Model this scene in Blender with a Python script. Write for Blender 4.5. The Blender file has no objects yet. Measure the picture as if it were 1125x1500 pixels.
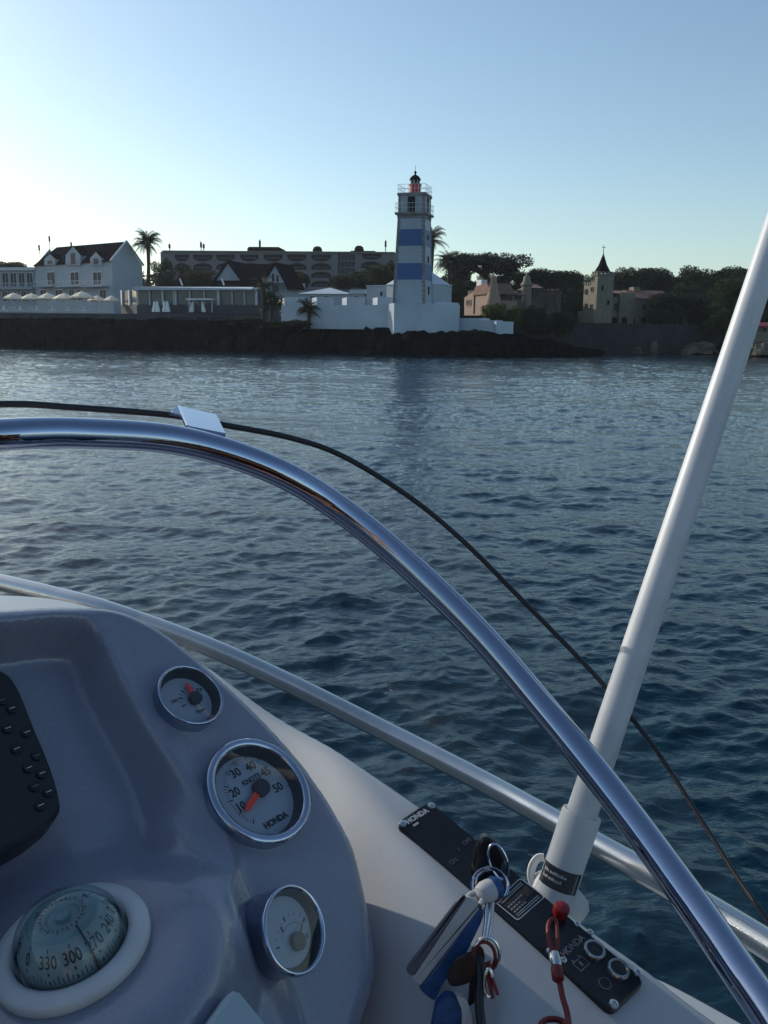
import bpy, math, random
import numpy as np
from math import radians, sin, cos, pi, sqrt, atan2
from mathutils import Vector

# ------------------------------------------------------------------ camera, sky, sun, exposure
SC = bpy.context.scene
COL = SC.collection
PITCH, ROLL, FPX = radians(11.2), radians(0.8), 1299.0
CAM = np.array([0.0, 0.0, 1.9])
FW = np.array([0, cos(PITCH), -sin(PITCH)])
_r0 = np.array([1.0, 0, 0]); _u0 = np.cross(_r0, FW)
RT = _r0 * cos(ROLL) + _u0 * sin(ROLL)
UP = -_r0 * sin(ROLL) + _u0 * cos(ROLL)
cd = bpy.data.cameras.new('camera')
cam = bpy.data.objects.new('camera', cd); COL.objects.link(cam)
cd.sensor_fit = 'VERTICAL'; cd.angle = 2 * math.atan(750 / FPX)
cd.clip_start = 0.05; cd.clip_end = 20000
from mathutils import Matrix
cam.matrix_world = Matrix(((RT[0], UP[0], -FW[0], CAM[0]), (RT[1], UP[1], -FW[1], CAM[1]),
                           (RT[2], UP[2], -FW[2], CAM[2]), (0, 0, 0, 1)))
SC.camera = cam
SUN_AZ, SUN_EL = -54.0, 24.0          # azimuth from +Y towards +X, elevation
w = bpy.data.worlds.new('World'); SC.world = w; w.use_nodes = True
nt = w.node_tree; bg = nt.nodes['Background']
sk = nt.nodes.new('ShaderNodeTexSky'); sk.sky_type = 'NISHITA'; sk.sun_disc = False
sk.sun_elevation = radians(SUN_EL); sk.sun_rotation = radians(SUN_AZ)
sk.air_density = 1.0; sk.dust_density = 0.9; sk.ozone_density = 0.3; sk.altitude = 0
tint = nt.nodes.new('ShaderNodeMix'); tint.data_type = 'RGBA'; tint.blend_type = 'MULTIPLY'; tint.inputs[0].default_value = 1
tint.inputs[7].default_value = (.85, .965, 1.01, 1); nt.links.new(sk.outputs[0], tint.inputs[6]); nt.links.new(tint.outputs[2], bg.inputs[0]); bg.inputs[1].default_value = 0.14
sl = bpy.data.lights.new('sun', 'SUN'); sl.energy = 3.0; sl.angle = radians(0.5); sl.color = (1.0, 0.92, 0.82)
sun = bpy.data.objects.new('sun', sl); COL.objects.link(sun)
SV = Vector((sin(radians(SUN_AZ)) * cos(radians(SUN_EL)), cos(radians(SUN_AZ)) * cos(radians(SUN_EL)), sin(radians(SUN_EL))))
sun.rotation_euler = SV.to_track_quat('Z', 'Y').to_euler(); sun.location = (-20, 20, 30)
SC.view_settings.view_transform = 'Standard'; SC.view_settings.look = 'None'
SC.view_settings.exposure = 0.08; SC.view_settings.gamma = 1

# ------------------------------------------------------------------ geometry helpers
def ray(x, y):
    d = FW * FPX + RT * (x - 562.5) - UP * (y - 750.0)
    return d / np.linalg.norm(d)
def rng(x, y, R): return CAM + ray(x, y) * R            # point at a range along the sight line
def at(x, y, D):                                         # point at forward distance D
    d = ray(x, y); return CAM + d * (D / d[1])
def hit(x, y, p, n):
    d = ray(x, y); return CAM + d * (np.dot(np.asarray(p) - CAM, n) / np.dot(d, n))
def unit(v): v = np.asarray(v, float); return v / np.linalg.norm(v)
def catmull(P, n=8):
    P = [np.asarray(p, float) for p in P]; Q = [2 * P[0] - P[1]] + P + [2 * P[-1] - P[-2]]; out = []
    for i in range(1, len(Q) - 2):
        a, b, c, d = Q[i-1], Q[i], Q[i+1], Q[i+2]
        for k in range(n):
            t = k / n
            out.append(0.5 * ((2*b) + (c-a)*t + (2*a-5*b+4*c-d)*t*t + (-a+3*b-3*c+d)*t**3))
    out.append(P[-1]); return out
class Frame:
    def __init__(s, o, X, Y, Z): s.o, s.X, s.Y, s.Z = [np.asarray(a, float) for a in (o, X, Y, Z)]
    def w(s, x, y, z=0): return s.o + x * s.X + y * s.Y + z * s.Z
    def loc(s, p):
        d = np.asarray(p) - s.o; return np.array([d @ s.X, d @ s.Y, d @ s.Z])
    def up(s, z): return Frame(s.o + z * s.Z, s.X, s.Y, s.Z)
def nframe(o, n, upd=(0, 0, 1)):                          # frame on a plane: Y = up-slope
    n = unit(n); Y = unit(np.asarray(upd, float) - np.dot(upd, n) * n); return Frame(o, np.cross(Y, n), Y, n)
WORLD = Frame((0, 0, 0), (1, 0, 0), (0, 1, 0), (0, 0, 1))
def rotz(o, a): return Frame(o, (cos(a), sin(a), 0), (-sin(a), cos(a), 0), (0, 0, 1))

class MB:
    def __init__(s): s.v = []; s.f = []; s.m = []; s.mi = 0
    def add(s, vs, fs):
        b = len(s.v); s.v += [tuple(map(float, p)) for p in vs]
        for f in fs: s.f.append(tuple(i + b for i in f)); s.m.append(s.mi)
        return s
    def mat(s, i): s.mi = i; return s
    def hexa(s, p): return s.add(p, [(3,2,1,0),(4,5,6,7),(0,1,5,4),(1,2,6,5),(2,3,7,6),(3,0,4,7)])
    def box(s, x0, x1, y0, y1, z0, z1, F=WORLD):
        return s.hexa([F.w(x0,y0,z0),F.w(x1,y0,z0),F.w(x1,y1,z0),F.w(x0,y1,z0),F.w(x0,y0,z1),F.w(x1,y0,z1),F.w(x1,y1,z1),F.w(x0,y1,z1)])
    def quad(s, a, b, c, d): return s.add([a, b, c, d], [(0, 1, 2, 3)])
    def tri(s, a, b, c): return s.add([a, b, c], [(0, 1, 2)])
    def prism(s, poly, z0, z1, F=WORLD, bev=0):
        n = len(poly); c = np.mean(np.array(poly), axis=0)
        if bev:
            ins = [c + (np.array(p) - c) * (1 - bev / max(1e-6, np.linalg.norm(np.array(p) - c))) for p in poly]
            vs = [F.w(p[0], p[1], z0) for p in poly] + [F.w(p[0], p[1], z1 - bev) for p in poly] + [F.w(p[0], p[1], z1) for p in ins]
            fs = [tuple(range(n))[::-1], tuple(range(2*n, 3*n))]
            for k in (0, n):
                fs += [(k+i, k+(i+1) % n, k+n+(i+1) % n, k+n+i) for i in range(n)]
        else:
            vs = [F.w(p[0], p[1], z0) for p in poly] + [F.w(p[0], p[1], z1) for p in poly]
            fs = [tuple(range(n))[::-1], tuple(range(n, 2*n))] + [(i, (i+1) % n, n+(i+1) % n, n+i) for i in range(n)]
        return s.add(vs, fs)
    def tube(s, P, r, seg=12, caps=True, flat=None):
        P = [np.asarray(p, float) for p in P]; n = len(P); R = r if hasattr(r, '__len__') else [r] * n
        T = [unit(P[min(i+1, n-1)] - P[max(i-1, 0)]) for i in range(n)]
        a = np.array([0, 0, 1.0]) if abs(T[0][2]) < .9 else np.array([1.0, 0, 0])
        N = unit(np.cross(T[0], a)); vs = []; fs = []
        for i in range(n):
            N = unit(N - np.dot(N, T[i]) * T[i]); B = np.cross(T[i], N)
            for k in range(seg):
                t = 2 * pi * k / seg; vs.append(P[i] + R[i] * (cos(t) * N + sin(t) * B * (flat or 1)))
        for i in range(n - 1):
            for k in range(seg):
                k2 = (k + 1) % seg; fs.append((i*seg+k, i*seg+k2, (i+1)*seg+k2, (i+1)*seg+k))
        if caps: fs += [tuple(range(seg))[::-1], tuple(range((n-1)*seg, n*seg))]
        return s.add(vs, fs)
    def lathe(s, prof, F=WORLD, seg=32, a0=0, a1=2*pi, closed=True):
        n = len(prof); vs = []; fs = []
        cnt = seg if closed else seg + 1
        for k in range(cnt):
            t = a0 + (a1 - a0) * k / seg
            vs += [F.w(r * cos(t), r * sin(t), z) for r, z in prof]
        for k in range(seg):
            k2 = (k + 1) % cnt
            for i in range(n - 1): fs.append((k*n+i, k2*n+i, k2*n+i+1, k*n+i+1))
        return s.add(vs, fs)
    def disc(s, x, y, r, z0, z1, F, seg=20):
        return s.prism([(x + r*cos(2*pi*k/seg), y + r*sin(2*pi*k/seg)) for k in range(seg)], z0, z1, F)
    def text(s, txt, size, fn, thick=0.0, align='CENTER', bold=0.0):
        cu = bpy.data.curves.new('t', 'FONT'); cu.body = txt; cu.size = size; cu.align_x = align; cu.align_y = 'CENTER'
        cu.resolution_u = 3; cu.offset = bold
        o = bpy.data.objects.new('t', cu); COL.objects.link(o); bpy.context.view_layer.update()
        me = bpy.data.meshes.new_from_object(o.evaluated_get(bpy.context.evaluated_depsgraph_get()))
        vs = [fn(v.co.x, v.co.y) for v in me.vertices]; fs = [tuple(p.vertices) for p in me.polygons]
        bpy.data.objects.remove(o); bpy.data.curves.remove(cu); bpy.data.meshes.remove(me)
        return s.add(vs, fs)
    def ntext(s, txt, size, F, x, y, z, ang=0, bold=0.0):
        c, d = cos(ang), sin(ang)
        return s.text(txt, size, lambda a, b: F.w(x + a*c - b*d, y + a*d + b*c, z), bold=bold)

def org(o):
    p = np.zeros(3)
    while o is not None: p += np.array(o.location); o = o.parent
    return p
def obj(name, mb, mats, parent=None, smooth=False, loc=None, sharp=40):
    me = bpy.data.meshes.new(name)
    off = org(parent) if parent else (np.zeros(3) if loc is None else np.asarray(loc, float))
    vs = np.array(mb.v) - off
    me.from_pydata(vs.tolist(), [], mb.f)
    mats = mats if isinstance(mats, (list, tuple)) else [mats]
    for m in mats: me.materials.append(m)
    if len(mats) > 1: me.polygons.foreach_set('material_index', mb.m)
    if smooth:
        me.polygons.foreach_set('use_smooth', [True] * len(me.polygons))
        if sharp: me.set_sharp_from_angle(angle=radians(sharp))
    me.update()
    o = bpy.data.objects.new(name, me); COL.objects.link(o)
    if parent: o.parent = parent
    else: o.location = off
    return o
def tag(o, label=None, cat=None, group=None, kind=None):
    if label: o['label'] = label
    if cat: o['category'] = cat
    if group: o['group'] = group
    if kind: o['kind'] = kind
    return o
def thing(name, loc, label, cat, group=None):
    o = bpy.data.objects.new(name, None); COL.objects.link(o); o.location = Vector(loc); o.empty_display_size = .2
    return tag(o, label, cat, group)
def copy_tree(o, parent=None):
    c = o.copy(); COL.objects.link(c); c.parent = parent
    for ch in list(o.children): copy_tree(ch, c)
    return c

# ------------------------------------------------------------------ materials
def mat(name, col, rough=.6, metal=0, var=0, vscale=5, bump=0, bscale=30, col2=None, coat=0, spec=None, detail=4, trans=0, bdist=.01):
    m = bpy.data.materials.new(name); m.use_nodes = True; t = m.node_tree; b = t.nodes['Principled BSDF']
    b.inputs['Base Color'].default_value = (*col, 1); b.inputs['Roughness'].default_value = rough; b.inputs['Metallic'].default_value = metal
    if coat: b.inputs['Coat Weight'].default_value = coat; b.inputs['Coat Roughness'].default_value = .08
    if spec is not None: b.inputs['Specular IOR Level'].default_value = spec
    if var or bump or col2:
        tc = t.nodes.new('ShaderNodeTexCoord')
    if var or col2:
        n = t.nodes.new('ShaderNodeTexNoise'); n.inputs['Scale'].default_value = vscale; n.inputs['Detail'].default_value = detail
        t.links.new(tc.outputs['Object'], n.inputs['Vector'])
        r = t.nodes.new('ShaderNodeValToRGB'); t.links.new(n.outputs['Fac'], r.inputs[0])
        c2 = col2 or tuple(c * (1 - var) for c in col)
        r.color_ramp.elements[0].position = .35; r.color_ramp.elements[0].color = (*c2, 1)
        r.color_ramp.elements[1].position = .65; r.color_ramp.elements[1].color = (*col, 1)
        t.links.new(r.outputs[0], b.inputs['Base Color'])
    if bump:
        n = t.nodes.new('ShaderNodeTexNoise'); n.inputs['Scale'].default_value = bscale; n.inputs['Detail'].default_value = 5
        t.links.new(tc.outputs['Object'], n.inputs['Vector'])
        bp = t.nodes.new('ShaderNodeBump'); bp.inputs['Strength'].default_value = bump; bp.inputs['Distance'].default_value = bdist
        t.links.new(n.outputs['Fac'], bp.inputs['Height']); t.links.new(bp.outputs[0], b.inputs['Normal'])
    return m
def spots(m, scale, size, col, rough=.7):       # dried salt and dust specks
    t = m.node_tree; b = t.nodes['Principled BSDF']; tc = t.nodes.new('ShaderNodeTexCoord'); v = t.nodes.new('ShaderNodeTexVoronoi'); v.inputs['Scale'].default_value = scale
    t.links.new(tc.outputs['Object'], v.inputs['Vector']); n = t.nodes.new('ShaderNodeTexNoise'); n.inputs['Scale'].default_value = scale*.12; t.links.new(tc.outputs['Object'], n.inputs['Vector'])
    mr = t.nodes.new('ShaderNodeMapRange'); mr.inputs['From Min'].default_value = .45; mr.inputs['From Max'].default_value = .75; mr.inputs['To Max'].default_value = size; t.links.new(n.outputs['Fac'], mr.inputs[0])
    lt = t.nodes.new('ShaderNodeMath'); lt.operation = 'LESS_THAN'; t.links.new(v.outputs['Distance'], lt.inputs[0]); t.links.new(mr.outputs[0], lt.inputs[1])
    k = t.nodes.new('ShaderNodeMath'); k.operation = 'MULTIPLY'; k.inputs[1].default_value = .55; t.links.new(lt.outputs[0], k.inputs[0])
    mx = t.nodes.new('ShaderNodeMix'); mx.data_type = 'RGBA'; mx.inputs[7].default_value = (*col, 1); t.links.new(k.outputs[0], mx.inputs[0])
    l = b.inputs['Base Color'].links; src = l[0].from_socket if l else None
    if src: t.links.new(src, mx.inputs[6])
    else: mx.inputs[6].default_value = b.inputs['Base Color'].default_value
    t.links.new(mx.outputs[2], b.inputs['Base Color'])
M = {}
M['gel'] = mat('grey_gelcoat', (.205, .22, .285), .30, var=.12, vscale=420, bump=.04, bscale=60, coat=.5, bdist=.002)
M['deck'] = mat('white_gelcoat', (.42, .44, .46), .38, var=.14, vscale=3.5, bump=.05, bscale=90, coat=.15, bdist=.002)
spots(M['gel'], 130, .16, (.34, .36, .40)); spots(M['deck'], 90, .14, (.25, .25, .25))
M['chrome'] = mat('polished_stainless', (.38, .42, .52), .05, 1, bump=.04, bscale=120, bdist=.001)
M['steel'] = mat('satin_stainless', (.60, .60, .60), .22, 1, var=.1, vscale=20)
M['blackp'] = mat('black_plastic', (.012, .013, .016), .4, bump=.1, bscale=200, bdist=.0005)
M['blackg'] = mat('black_gloss', (.008, .009, .012), .22)
M['rubber'] = mat('black_rubber', (.012, .012, .014), .45)
M['whitep'] = mat('white_plastic', (.62, .62, .62), .35, var=.08, vscale=12)
M['pole'] = mat('white_fibreglass', (.54, .56, .58), .42, var=.12, vscale=15, detail=6)
M['dial'] = mat('dial_face', (.27, .31, .38), .5, var=.04, vscale=30)
M['ink'] = mat('black_ink', (.01, .01, .015), .6)
M['inkw'] = mat('grey_ink', (.42, .42, .43), .5)
M['inkd'] = mat('dim_ink', (.12, .12, .13), .5)
M['red'] = mat('needle_red', (.75, .03, .01), .4)
M['redp'] = mat('red_plastic', (.20, .008, .01), .4)
M['redc'] = mat('red_cord', (.14, .007, .006), .55, bump=.3, bscale=300, bdist=.001)
M['flange'] = mat('compass_white', (.52, .53, .54), .5, var=.15, vscale=25)
M['card'] = mat('compass_card', (.24, .29, .30), .5, var=.15, vscale=60)
M['cardtop'] = mat('compass_top', (.17, .26, .27), .35, var=.35, vscale=45)
M['blue'] = mat('float_blue', (.012, .07, .22), .6, var=.4, vscale=200)
M['fwhite'] = mat('float_white', (.42, .42, .42), .7, var=.15, vscale=40)
M['fgrey'] = mat('float_grey', (.09, .09, .11), .7)
M['skin'] = mat('skin', (.50, .22, .12), .5)
M['shirt'] = mat('dark_shirt', (.05, .03, .03), .8)
M['seat'] = mat('added_seat_tan', (.30, .11, .05), .5, var=.2, vscale=6)  # for the added unseen seat, tan so the chrome picks up warm tones
M['brownpic'] = mat('label_brown', (.10, .06, .04), .5, var=.7, vscale=180)
M['teal'] = mat('hatch_grey', (.30, .38, .42), .5)

def glassy(name, tint=(1, 1, 1), haze=.0, f0=.045, fk=.85, hazecol=(.8, .8, .8), rough=.02, hs=3.0):
    m = bpy.data.materials.new(name); m.use_nodes = True; t = m.node_tree; t.nodes.clear()
    out = t.nodes.new('ShaderNodeOutputMaterial'); tr = t.nodes.new('ShaderNodeBsdfTransparent'); tr.inputs[0].default_value = (*tint, 1)
    gl = t.nodes.new('ShaderNodeBsdfGlossy'); gl.inputs['Roughness'].default_value = rough
    lw = t.nodes.new('ShaderNodeLayerWeight'); lw.inputs[0].default_value = .5
    pw = t.nodes.new('ShaderNodeMath'); pw.operation = 'POWER'; pw.inputs[1].default_value = 4.0; t.links.new(lw.outputs['Facing'], pw.inputs[0])
    fr = t.nodes.new('ShaderNodeMath'); fr.operation = 'MULTIPLY_ADD'; fr.inputs[1].default_value = fk; fr.inputs[2].default_value = f0; t.links.new(pw.outputs[0], fr.inputs[0])
    mx = t.nodes.new('ShaderNodeMixShader'); t.links.new(fr.outputs[0], mx.inputs[0]); t.links.new(tr.outputs[0], mx.inputs[1]); t.links.new(gl.outputs[0], mx.inputs[2])
    last = mx
    if haze:
        df = t.nodes.new('ShaderNodeBsdfTranslucent'); df.inputs[0].default_value = (*hazecol, 1)
        n = t.nodes.new('ShaderNodeTexNoise'); n.inputs['Scale'].default_value = hs; n.inputs['Detail'].default_value = 6
        tc = t.nodes.new('ShaderNodeTexCoord'); t.links.new(tc.outputs['Object'], n.inputs['Vector'])
        mr = t.nodes.new('ShaderNodeMapRange'); mr.inputs['From Min'].default_value = .3; mr.inputs['From Max'].default_value = .75
        mr.inputs['To Min'].default_value = haze * .35; mr.inputs['To Max'].default_value = haze
        t.links.new(n.outputs['Fac'], mr.inputs[0])
        m2 = t.nodes.new('ShaderNodeMixShader'); t.links.new(mr.outputs[0], m2.inputs[0]); t.links.new(mx.outputs[0], m2.inputs[1]); t.links.new(df.outputs[0], m2.inputs[2]); last = m2
    t.links.new(last.outputs[0], out.inputs[0]); return m
M['screen'] = glassy('windscreen_acrylic', (.97, .98, .98), haze=.05, f0=.015, fk=.5)
M['lens'] = glassy('gauge_lens', (.96, .97, .97))
M['dome'] = glassy('compass_dome', (.90, .96, .97), haze=.06, hazecol=(.5, .8, .85), hs=20)

# far materials
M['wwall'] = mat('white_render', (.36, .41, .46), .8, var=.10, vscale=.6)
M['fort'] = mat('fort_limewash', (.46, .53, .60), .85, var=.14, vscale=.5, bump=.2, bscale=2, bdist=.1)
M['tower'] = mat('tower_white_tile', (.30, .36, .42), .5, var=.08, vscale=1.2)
M['tblue'] = mat('tower_blue_tile', (.010, .085, .26), .5, var=.12, vscale=1.5)
M['quoin'] = mat('quoin_stone', (.24, .23, .24), .8, var=.4, vscale=2)
M['lred'] = mat('lantern_red', (.36, .02, .02), .45)
M['slate'] = mat('dark_slate_roof', (.012, .012, .016), .9, spec=0, var=.3, vscale=2)
M['fglass'] = mat('far_window_glass', (.03, .04, .055), .45, spec=.15)
M['pglass'] = mat('pavilion_glass', (.07, .10, .13), .15, var=.3, vscale=.6)
M['frame'] = mat('white_frame', (.55, .57, .60), .6)
M['conc'] = mat('beige_concrete', (.17, .17, .18), .85, var=.12, vscale=.3)
M['apdark'] = mat('painted_opening_dark', (.018, .02, .026), .8, spec=.1, var=.5, vscale=.7)  # dark tone painted for shade inside balconies, also on doors and window holes
M['canvas'] = mat('cream_canvas', (.85, .72, .54), .8)
M['cloth'] = mat('white_cloth', (.85, .84, .80), .8)
M['peach'] = mat('peach_render', (.30, .21, .16), .85, var=.12, vscale=.8)
M['terra'] = mat('terracotta_tile', (.19, .10, .07), .8, var=.3, vscale=1.5)
M['stone'] = mat('brown_stone', (.115, .095, .08), .9, var=.35, vscale=1.2, bump=.3, bscale=2, bdist=.1)
M['tstone'] = mat('tower_stone', (.20, .18, .14), .9, var=.22, vscale=1.3, bump=.3, bscale=2, bdist=.1)
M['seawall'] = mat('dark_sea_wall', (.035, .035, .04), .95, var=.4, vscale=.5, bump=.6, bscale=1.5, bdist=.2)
M['lower'] = mat('promenade_wall', (.07, .075, .09), .9, var=.3, vscale=.6)
M['rock'] = mat('wet_black_rock', (.010, .010, .011), .95, var=.5, vscale=.6, bump=.6, bscale=2.5, bdist=.3, spec=0)
M['tanrock'] = mat('tan_rock', (.17, .14, .10), .95, col2=(.035, .03, .028), vscale=.5, bump=1, bscale=2.5, bdist=.3)
M['soil'] = mat('scrub_ground', (.05, .055, .035), .95, var=.4, vscale=.2)
M['bark'] = mat('bark', (.06, .045, .035), .95, var=.3, vscale=3)
def leafmat(name, a, b, sc=.35):
    m = mat(name, a, .75, col2=b, vscale=sc, detail=3, spec=.2); return m
M['pineleaf'] = leafmat('pine_needles', (.020, .032, .014), (.010, .016, .009))
M['oakleaf'] = leafmat('dark_leaves', (.040, .058, .022), (.018, .028, .011))
M['greenleaf'] = leafmat('green_leaves', (.060, .085, .022), (.018, .032, .010), .6)
M['hedgeleaf'] = leafmat('hedge_leaves', (.10, .15, .025), (.03, .05, .012), .8)
M['palmleaf'] = leafmat('palm_fronds', (.045, .050, .025), (.02, .025, .012))
M['palmdry'] = leafmat('palm_fronds_dry', (.10, .080, .045), (.04, .035, .02))
M['whitecloth'] = M['cloth']

# ------------------------------------------------------------------ sea
def fft_tile(N, L, seed, lo, hi, wdir, rms, chop):
    rs = np.random.RandomState(seed); k1 = 2*pi*np.fft.fftfreq(N, L/N); kx, ky = np.meshgrid(k1, k1, indexing='ij'); k = np.hypot(kx, ky); k[0, 0] = 1
    lam = 2*pi/k; cosd = (kx*wdir[0] + ky*wdir[1])/k
    S = k**-3.1 * (.18 + np.abs(cosd)**2) * np.exp(-(lo/lam)**2) * np.exp(-(lam/hi)**3); S[0, 0] = 0
    A = (rs.randn(N, N) + 1j*rs.randn(N, N)) * np.sqrt(S)
    h = np.real(np.fft.ifft2(A)); sx = np.real(np.fft.ifft2(1j*kx*A)); sy = np.real(np.fft.ifft2(1j*ky*A))
    dx = np.real(np.fft.ifft2(-1j*kx/k*A)); dy = np.real(np.fft.ifft2(-1j*ky/k*A))
    g = rms / sqrt((sx**2 + sy**2).mean())
    return h*g, -dx*g*chop, -dy*g*chop, L, N
def samp(T, X, Y, ang):
    h, dx, dy, L, N = T; c, s = cos(ang), sin(ang); U = (X*c + Y*s)/L*N; V = (-X*s + Y*c)/L*N
    i = np.floor(U).astype(int); j = np.floor(V).astype(int); a = U-i; b = V-j; i %= N; j %= N; i2 = (i+1) % N; j2 = (j+1) % N
    f = lambda A: A[i, j]*(1-a)*(1-b) + A[i2, j]*a*(1-b) + A[i, j2]*(1-a)*b + A[i2, j2]*a*b
    H, DX, DY = f(h), f(dx), f(dy); return H, DX*c - DY*s, DX*s + DY*c
def sea():
    fa = np.radians(np.linspace(-38, 38, 780)); ra = np.radians(np.linspace(38, 322, 90))[1:-1]
    A = np.concatenate([fa, ra]); R = [.6]
    while R[-1] < 150: R.append(R[-1] * (1.0045 if R[-1] > 1.8 else 1.02))
    while R[-1] < 2200: R.append(R[-1] * 1.12)
    R = np.array(R); AA, RR = np.meshgrid(A, R, indexing='ij'); X = RR*np.sin(AA); Y = RR*np.cos(AA)
    T1 = fft_tile(512, 9.0, 3, .08, .75, (.25, -1), .185, 1.0); T2 = fft_tile(512, 41.0, 8, .6, 2.4, (-.15, -1), .075, 1.0)
    H = np.zeros_like(X); DX = np.zeros_like(X); DY = np.zeros_like(X)
    for T, ang, g in ((T1, .0, .8), (T1, .55, .5), (T2, .2, .8), (T2, -.4, .5)):
        h, a, b = samp(T, X, Y, ang); H += h*g; DX += a*g; DY += b*g
    # gusts: calmer and rougher patches, fading with the coarse far mesh
    G = .8 + .28*np.sin(X*.31+Y*.11+1)*np.sin(Y*.23-X*.07) + .12*np.sin(Y*.6+X*.2)
    fade = np.clip((260-RR)/100, 0, 1) * G; fade[len(fa):] *= .5
    X2 = X + DX*fade; Y2 = Y + DY*fade; Z = H*fade
    na, nr = X.shape; V = np.stack([X2, Y2, Z], -1).reshape(-1, 3)
    I = np.arange(na*nr).reshape(na, nr); In = np.roll(I, -1, axis=0)
    F = np.stack([I[:, :-1], In[:, :-1], In[:, 1:], I[:, 1:]], -1).reshape(-1, 4)[:, ::-1]
    me = bpy.data.meshes.new('sea_water'); me.vertices.add(len(V)); me.vertices.foreach_set('co', V.ravel())
    me.loops.add(F.size); me.loops.foreach_set('vertex_index', F.ravel().astype(np.int32)); me.polygons.add(len(F))
    me.polygons.foreach_set('loop_start', np.arange(0, F.size, 4, dtype=np.int32)); me.polygons.foreach_set('loop_total', np.full(len(F), 4, dtype=np.int32))
    me.update(calc_edges=True); me.polygons.foreach_set('use_smooth', np.ones(len(F), bool))
    m = bpy.data.materials.new('sea'); m.use_nodes = True; t = m.node_tree; b = t.nodes['Principled BSDF']
    b.inputs['Base Color'].default_value = (.002, .020, .034, 1); b.inputs['Roughness'].default_value = .07; b.inputs['IOR'].default_value = 1.333; b.inputs['Specular IOR Level'].default_value = .38; b.inputs['Specular Tint'].default_value = (.68, .88, 1, 1)
    tc = t.nodes.new('ShaderNodeTexCoord'); mp = t.nodes.new('ShaderNodeMapping'); mp.inputs['Scale'].default_value = (1, 1.7, 1)
    t.links.new(tc.outputs['Object'], mp.inputs[0]); prev = None
    for sc, st, ds in ((7.0, .5, .02), (26.0, .4, .006)):
        n = t.nodes.new('ShaderNodeTexNoise'); n.inputs['Scale'].default_value = sc; n.inputs['Detail'].default_value = 3; n.inputs['Distortion'].default_value = .6
        t.links.new(mp.outputs[0], n.inputs['Vector']); bp = t.nodes.new('ShaderNodeBump'); bp.inputs['Strength'].default_value = st; bp.inputs['Distance'].default_value = ds
        t.links.new(n.outputs['Fac'], bp.inputs['Height'])
        if prev: t.links.new(prev.outputs[0], bp.inputs['Normal'])
        prev = bp
    t.links.new(prev.outputs[0], b.inputs['Normal']); me.materials.append(m)
    o = bpy.data.objects.new('sea_water', me); COL.objects.link(o); tag(o, 'dark blue rippled sea filling the bay', kind='structure')
sea()

# ------------------------------------------------------------------ land and rocky shore
rs = np.random.RandomState(5)
_NG = rs.rand(256, 256)
def vnoise(X, Y):
    i = np.floor(X).astype(int); j = np.floor(Y).astype(int); a = X-i; b = Y-j; a = a*a*(3-2*a); b = b*b*(3-2*b)
    g = lambda p, q: _NG[p % 256, q % 256]
    return g(i, j)*(1-a)*(1-b)+g(i+1, j)*a*(1-b)+g(i, j+1)*(1-a)*b+g(i+1, j+1)*a*b
def fbm(X, Y, o=4):
    s = 0; a = .5
    for k in range(o): s = s + a*vnoise(X*2**k+17*k, Y*2**k+5*k); a *= .5
    return s
def grid_obj(name, X, Y, Z, m, kind, label, smooth=False):
    na, nb = X.shape; b = MB(); b.v = np.stack([X, Y, Z], -1).reshape(-1, 3).tolist()
    I = np.arange(na*nb).reshape(na, nb); b.f = np.stack([I[:-1, :-1], I[1:, :-1], I[1:, 1:], I[:-1, 1:]], -1).reshape(-1, 4).tolist(); b.m = [0]*len(b.f)
    return tag(obj(name, b, m, smooth=smooth, sharp=0), label, kind=kind)
# waterline (px, distance) and rock crest (px, y px)
WL = [(-500, 112), (0, 107), (300, 105), (500, 99), (600, 93), (700, 92), (820, 95), (883, 101), (888, 128), (1000, 130), (1060, 124), (1125, 112), (1500, 108)]
CR = [(-500, 466), (0, 467), (180, 468), (370, 471), (430, 475), (500, 479), (575, 485), (650, 487), (700, 488), (760, 492), (800, 499), (850, 508), (883, 513), (890, 514), (960, 512), (1000, 508), (1060, 503), (1125, 502), (1500, 496)]
wx = np.array([at(p, 500, d)[0] for p, d in WL]); wd = np.array([d for p, d in WL], float)
cx_, cz_ = [], []
for p, y in CR:
    d = np.interp(p, [a for a, _ in WL], [b for _, b in WL]) + 3.5; q = at(p, y, d); cx_.append(q[0]); cz_.append(q[2])
xs = np.linspace(wx[0], wx[-1], 1100); ts = np.linspace(0, 1, 60)
X, T = np.meshgrid(xs, ts, indexing='ij'); D0 = np.interp(X, wx, wd); CZ = np.interp(X, cx_, cz_)
nz = fbm(X*.22, T*16+X*.05, 5); nz2 = np.abs(fbm(X*.7+9, T*24, 4)-.45)
Y = D0 - 1.5 + T*13 + (fbm(X*.35+40, T*2, 4)-.5)*5*(T < .5)
Zr = -.6 + (CZ+.6) * np.clip(T*2.4+ (nz-.5)*1.1, 0, 1)**.8; Zr += (nz-.5)*1.5*np.clip(T*4, 0, 1)*np.exp(-T*1.6)+nz2*1.0*np.exp(-T*2)
Zr = np.where(T > .55, Zr*(1-(T-.55)*0) - .15, Zr)
tan = M['rock']
grid_obj('rocky_shore', X, Y, Zr, M['rock'], 'structure', 'band of black wet rocks along the waterline')
# land behind
lx = np.linspace(-420, 420, 85); ly = np.array([0, 3, 8, 20, 40, 70, 110, 200, 400, 900, 1800.]); X, T = np.meshgrid(lx, ly, indexing='ij')
D0 = np.interp(X, wx, wd); Y = D0+9+T; Z = np.interp(X, cx_, cz_)-.25 + np.clip(T/60, 0, 3)*.6 + np.where(X > 20, np.clip(T/50, 0, 1.2)*1.6, 0)
Z = np.minimum(Z, 9)
grid_obj('land_ground', X, Y, Z, M['soil'], 'structure', 'low coastal ground behind the rocks')

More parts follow.
